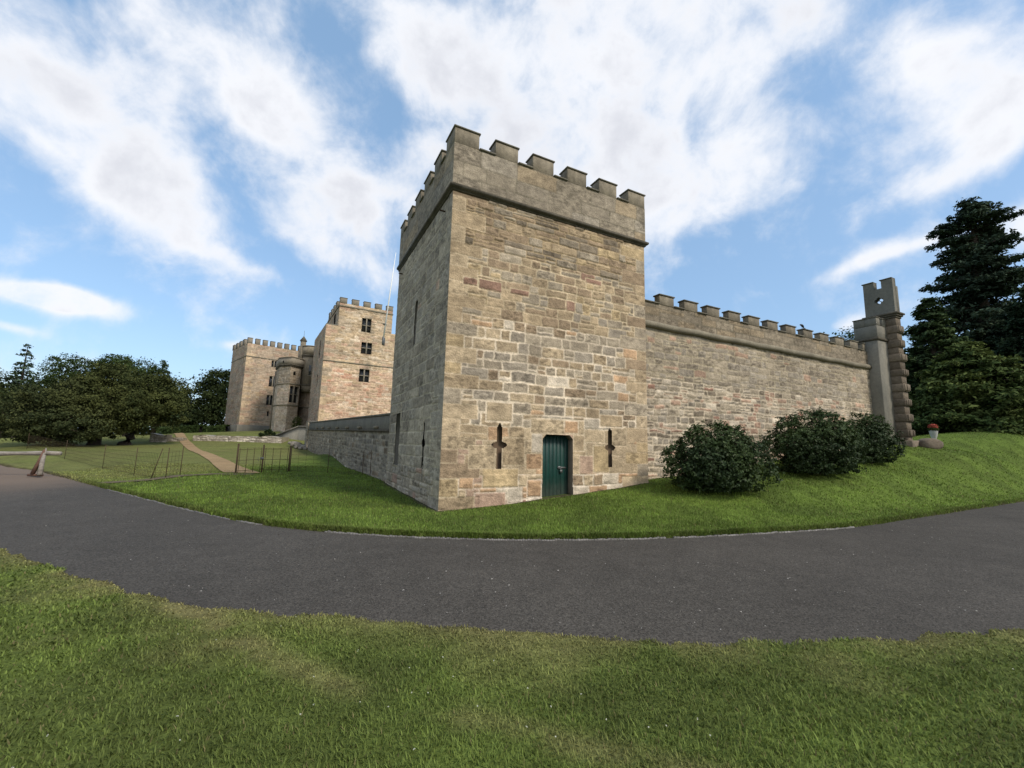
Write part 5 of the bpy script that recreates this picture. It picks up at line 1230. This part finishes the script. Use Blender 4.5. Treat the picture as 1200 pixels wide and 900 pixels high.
b = grd(at(1132, 415, 31)); conifer('cypress_tree', 'broad low olive green conifer sweeping to the grass below the giant conifer', b, float(at(1130, 402, 31)[2]) - b[2], 4.6, cone(.5), 22, 10, 30000, .26, (.020, .032, .010), (.060, .074, .022), 143, .30, .03, .15, 'conifers beyond the right lawn', .04, .35, .3)
b = grd(at(1225, 380, 36)); conifer('cypress_tree', 'dark dense conifer cut off by the right edge of the view', b, float(at(1205, 320, 36)[2]) - b[2], 4.6, cone(.55), 26, 9, 24000, .32, (.011, .019, .011), (.030, .044, .022), 144, .3, .04, .16, 'conifers beyond the right lawn', .05, .35, .3)
b = grd(at(1074, 420, 44)); conifer('cypress_tree', 'dark conifer standing behind the layered cedar', b, float(at(1072, 410, 44)[2]) - b[2], 5.0, cone(.4), 18, 9, 16000, .34, (.011, .019, .011), (.028, .040, .020), 145, .3, .03, .16, 'conifers beyond the right lawn', .05, .35, .3)
bz = at(999, 393, 44); broad_tree('oak_tree', 'tree top just showing over the right end of the long wall', 'tree', grd(bz), [(bz[0] - .2, bz[1], bz[2] - 2.4, 2.6, 2.4, 2.6), (bz[0] + .8, bz[1], bz[2] - 1.2, 1.6, 1.6, 1.5), (bz[0] - 1, bz[1], bz[2] - 3.5, 2.2, 2.2, 2.4)], 5000, .3, DK1, DK2, .3, None, 146, 50, .2)

# hedges
def hedge(name, label, x0, x1, y, Yd0, Yd1, h, th, n, seed, size=.22):
    rg = np.random.default_rng(seed); a = grd(at(x0, y, Yd0)); b = grd(at(x1, y, Yd1)); d = b - a; w = np.linalg.norm(d[:2]); dn = d / w; pn = np.array([-dn[1], dn[0], 0]); k = rg.random(n); u = rg.random(n); v = rg.random(n); s = rg.random(n)
    face = rg.random(n); lat = np.where(face < .5, -.5 + .06 * rg.normal(size=n), rg.random(n) - .5); zr = rg.random(n); zz_ = np.where(face < .5, v, 1 + .04 * rg.normal(size=n)); u = np.where(rg.random(n) < .12, np.where(rg.random(n) < .5, 0, 1) + .01 * rg.normal(size=n), u); P = a + dn * (u * w)[:, None] + pn * (lat * th)[:, None] + ZU * (zz_ * h)[:, None]
    N = np.where((face < .5)[:, None], -pn + np.array([0, 0, .3]), ZU) + rg.normal(size=(n, 3)) * .5; V, F = leaves(P, N, size * (.6 + .8 * rg.random(n)), 1, rg); e = empty(name, a, label, 'hedge')
    mesh('foliage', V, F, MAT['leaf'], e, leafcol(n, (.020, .034, .010), (.046, .066, .02), rg, .4, P)); m = MB(); m.box(a + dn * .3 - pn * th * .36 - ZU * .3, dn * (w - .6), pn * th * .72, ZU * (h + .18), .05); m.build('dark_core', MAT['dark'], e)  # near-black box under the leaves: the hedge's inner shade put into colour
hedge('clipped_hedge', 'long clipped hedge meeting the foot of the castle block', 208, 266, 504.5, 64, 62, 1.05, 1.2, 4500, 151)
hedge('clipped_hedge', 'lower dark clipped hedge in front of the long hedge', 190, 236, 507.5, 55, 54, .8, 1.2, 3500, 152)
hedge('clipped_hedge', 'short dark hedge at the far left edge', -30, 12, 509, 64, 64, 1.1, 1.0, 2500, 153)
p = grd(at(313, 512, 46.5)); broad_tree('clipped_bush', 'small rounded clipped bush at the foot of the stair parapet', 'bush', p, [(p[0], p[1], p[2] + .5, .72, .7, .62)], 3500, .12, (.012, .02, .008), (.03, .042, .014), .05, None, 161, 60, .1)
for i, (x, y, Yd, s_, lb) in enumerate(((348, 490, 53, .55, 'wispy green plant growing at the foot of the bay tower'),)):
    p = at(x, y, Yd); p = np.array([p[0], p[1], 2.7]); broad_tree('shrub', lb, 'shrub', p, [(p[0], p[1], p[2] + .9, s_, s_, .9)], 700, .14, (.04, .05, .015), (.08, .09, .03), .04, None, 171, 30, .2)
p = grd(at(4, 510, 62)); broad_tree('shrub', 'pale green shrub in front of the trees at the far left', 'shrub', p, [(p[0], p[1], p[2] + 1.0, 2.0, 1.2, 1.1)], 2500, .2, (.04, .055, .014), (.075, .09, .026), .06, None, 172, 40, .18)

# urn of red flowers by the conifers
p = grd(at(1094, 507, 25.5)); u_ = empty('flower_urn', p, 'small pale urn of red flowers in front of the right conifers', 'planter')
m = MB(); prof = [(.0, .26), (.06, .26), (.08, .15), (.2, .12), (.26, .16), (.5, .30), (.72, .36), (.76, .38), (.78, .34)]
for i in range(1): m.tube([p + ZU * z for z, r in prof], [r * .55 for z, r in prof], 18)
m.build('bowl', MAT['urn'], u_, True)
rg = np.random.default_rng(5); n = 420; d = unit(rg.normal(size=(n, 3))); P = p + ZU * .98 + d * np.array([.21, .21, .17]); V, F = leaves(P, d + rg.normal(size=(n, 3)) * .4, .09, 1, rg)
mesh('flowers', V, F, MAT['red'], u_, leafcol(n, (.22, .016, .012), (.34, .09, .05), rg)); P = p + ZU * .84 + d * np.array([.23, .23, .15]); V, F = leaves(P, d + rg.normal(size=(n, 3)) * .4, .09, 1, rg); mesh('leaves', V, F, MAT['leaf'], u_, leafcol(n, DK1, DK2, rg))

# far wood closing the horizon
rg = np.random.default_rng(9); lobes = []
for a in np.arange(-100, -38, 1.7):
    r = 95 + 14 * rg.random(); x, y = r * math.sin(math.radians(a)), r * math.cos(math.radians(a)); h = 7.5 + 3.5 * rg.random(); lobes.append((x, y, gz(x, y) + h * .45, 4, 4, h * .55))
for a in np.arange(46, 105, 1.9):
    r = 62 + 10 * rg.random(); x, y = r * math.sin(math.radians(a)), r * math.cos(math.radians(a)); h = 9 + 4 * rg.random(); lobes.append((x, y, gz(x, y) + h * .45, 3.6, 3.6, h * .55))
P, N = lobe_points(lobes, 42000, rg, 60, .16); V, F = leaves(P, N + rg.normal(size=N.shape) * .7, .8 * (.6 + .8 * rg.random(len(P))), 1, rg)
tag(mesh('far_wood', V, F, MAT['leaf'], None, leafcol(len(P), (.014, .022, .009), (.034, .046, .016), rg, .4, P, .2)), 'dark far woodland closing the horizon', 'woodland', None, 'stuff')

# ------------------------------------------------------------------ grass
def blades(name, label, x, y, h, w, rg, bright=1.0, lean=.5):
    sd, near = road_sd(x, y); k = sd > -.01 - .05 * rg.random(len(x)); w = np.broadcast_to(w, k.shape)[k]; x, y, sd, near = x[k], y[k], sd[k], near[k]
    z = ground(x, y); n = len(x); a = rg.uniform(0, 2 * math.pi, n); hh = h * (.45 + .8 * rg.random(n)) * (.65 + .7 * fbm(x * 1.6, y * 1.6, 61, 3)); ww = w * (.6 + .7 * rg.random(n))
    hh = hh * (1 + .9 * np.exp(-np.maximum(sd, 0) / .10) * ~near)
    hh = hh * (1 - .5 * dryness(x, y, sd, near)) * (1 - .8 * sstep(.2, .04, pline_dist(x, y, WALLFEET)))
    d = np.stack([np.cos(a), np.sin(a), 0 * a], 1); s_ = np.stack([-np.sin(a), np.cos(a), 0 * a], 1); p = np.stack([x, y, z - .006], 1)
    le = lean * (.3 + rg.random(n)); m_ = p + d * (hh * le * .35)[:, None] + ZU * (hh * .6)[:, None]; t_ = p + d * (hh * le)[:, None] + ZU * hh[:, None]
    V = np.stack([p - s_ * ww[:, None] * .5, p + s_ * ww[:, None] * .5, m_ + s_ * ww[:, None] * .38, m_ - s_ * ww[:, None] * .38, t_], 1).reshape(-1, 3)
    i = np.arange(n)[:, None] * 5; Q = i + np.array([[0, 1, 2, 3]]); T = i + np.array([[3, 2, 4]])
    c = grass_col(x, y, sd, near) * bright * (.6 + .8 * rg.random((n, 1))); st = rg.random(n) < .05; c[st] = STRAW * (.6 + .6 * rg.random((st.sum(), 1)))
    o = mesh(name, V, [Q, T], MAT['blade'], None, np.repeat(c, 5, 0)); tag(o, label, 'grass', None, 'stuff')
rg = np.random.default_rng(21)
n = 900000; x = rg.uniform(-10.5, 8.5, n); y = rg.uniform(1.7, 8.2, n); r = np.hypot(x, y); k = (rg.random(n) < np.clip((2.6 / r) ** 1.6, .08, 1)) & (np.abs(x) < 1.35 * y + .6); x, y = x[k], y[k]
sd, nr = road_sd(x, y); k = nr & (sd > -.05); x, y = x[k], y[k]; n_ = len(x); far_ = np.clip(np.hypot(x, y) / 2.6, 1, 3)
blades('near_grass', 'short mown grass in the foreground below the road', x, y, .036, .0062 * far_, rg, 1.52, .95)
n = 1700000; x = rg.uniform(-20, 36, n); y = rg.uniform(8, 33, n)
dd_ = np.hypot(x, y); k = rg.random(n) < np.clip((10.0 / dd_) ** 2, .06, .8); x, y = x[k], y[k]
q = np.stack([x, y], 1) - C0[:2]; t_, l_ = q @ R[:2], q @ L[:2]; k = ~((t_ > -.02) & (l_ > -.02) & (t_ < AW + 16.6) & (l_ < 40) & ~((t_ > AW) & (l_ < OFF))) & ~((y > 24) & (x < 14)); x, y = x[k], y[k]; sd, nr = road_sd(x, y); k = ~nr & (sd > -.05)
blades('verge_grass', 'mown green grass around the foot of the tower', x[k], y[k], .055, .0125 * np.clip(np.hypot(x[k], y[k]) / 10, 1, 3), rg, 1.65)
# longer turf hanging over the far edge
i_ = rg.random(60000) * (len(FARC) - 1); fx_ = np.interp(i_, np.arange(len(FARC)), FARC[:, 0]); fy_ = np.interp(i_, np.arange(len(FARC)), FARC[:, 1]); k = (fx_ > -16) & (fx_ < 20); fx_, fy_ = fx_[k], fy_[k]
off = np.abs(rg.normal(size=len(fx_))) * .12; blades('edge_grass', 'longer turf fringe along the road edge', fx_ + rg.normal(size=len(fx_)) * .03, fy_ + off, .05, .012, rg, 1.25, .8)
# daisies and clover heads
n = 150; x = rg.uniform(-5, 5, n); y = rg.uniform(2, 4.4, n); sd, nr = road_sd(x, y); k = nr & (sd > .25) & (fbm(x * .9, y * .9, 71, 2) > .45); x, y = x[k], y[k]
P = np.stack([x, y, ground(x, y) + .05], 1); V, F = leaves(np.repeat(P, 2, 0) + rg.normal(size=(2 * len(P), 3)) * .002, np.tile([0, -.5, 1.], (2 * len(P), 1)) + rg.normal(size=(2 * len(P), 3)) * .2, .012, 1, rg)
tag(mesh('daisies', V, F, MAT['red'], None, np.tile((.5, .5, .4), (len(V), 1))), 'tiny white daisies scattered through the foreground grass', 'daisies', None, 'stuff')
# pale grit and leaf scraps on the tarmac
n = 8000; x = rg.uniform(-14, 13, n); y = rg.uniform(4.2, 14, n); sd, nr = road_sd(x, y); k = sd < -.1; x, y = x[k], y[k]
k = rg.random(len(x)) < np.clip(7 / np.hypot(x, y), .2, 1) * .55; x, y = x[k], y[k]; kk = .5
P = np.stack([x, y, road_z(x, y) + .035], 1); V, F = leaves(P, np.tile([0, 0, 1.], (len(P), 1)) + rg.normal(size=(len(P), 3)) * .25, .010 + .032 * rg.random(len(P)) ** 4, .8, rg)
tag(mesh('grit', V, F, MAT['pebble']), 'pale grit and leaf scraps scattered on the tarmac', 'grit', None, 'stuff')
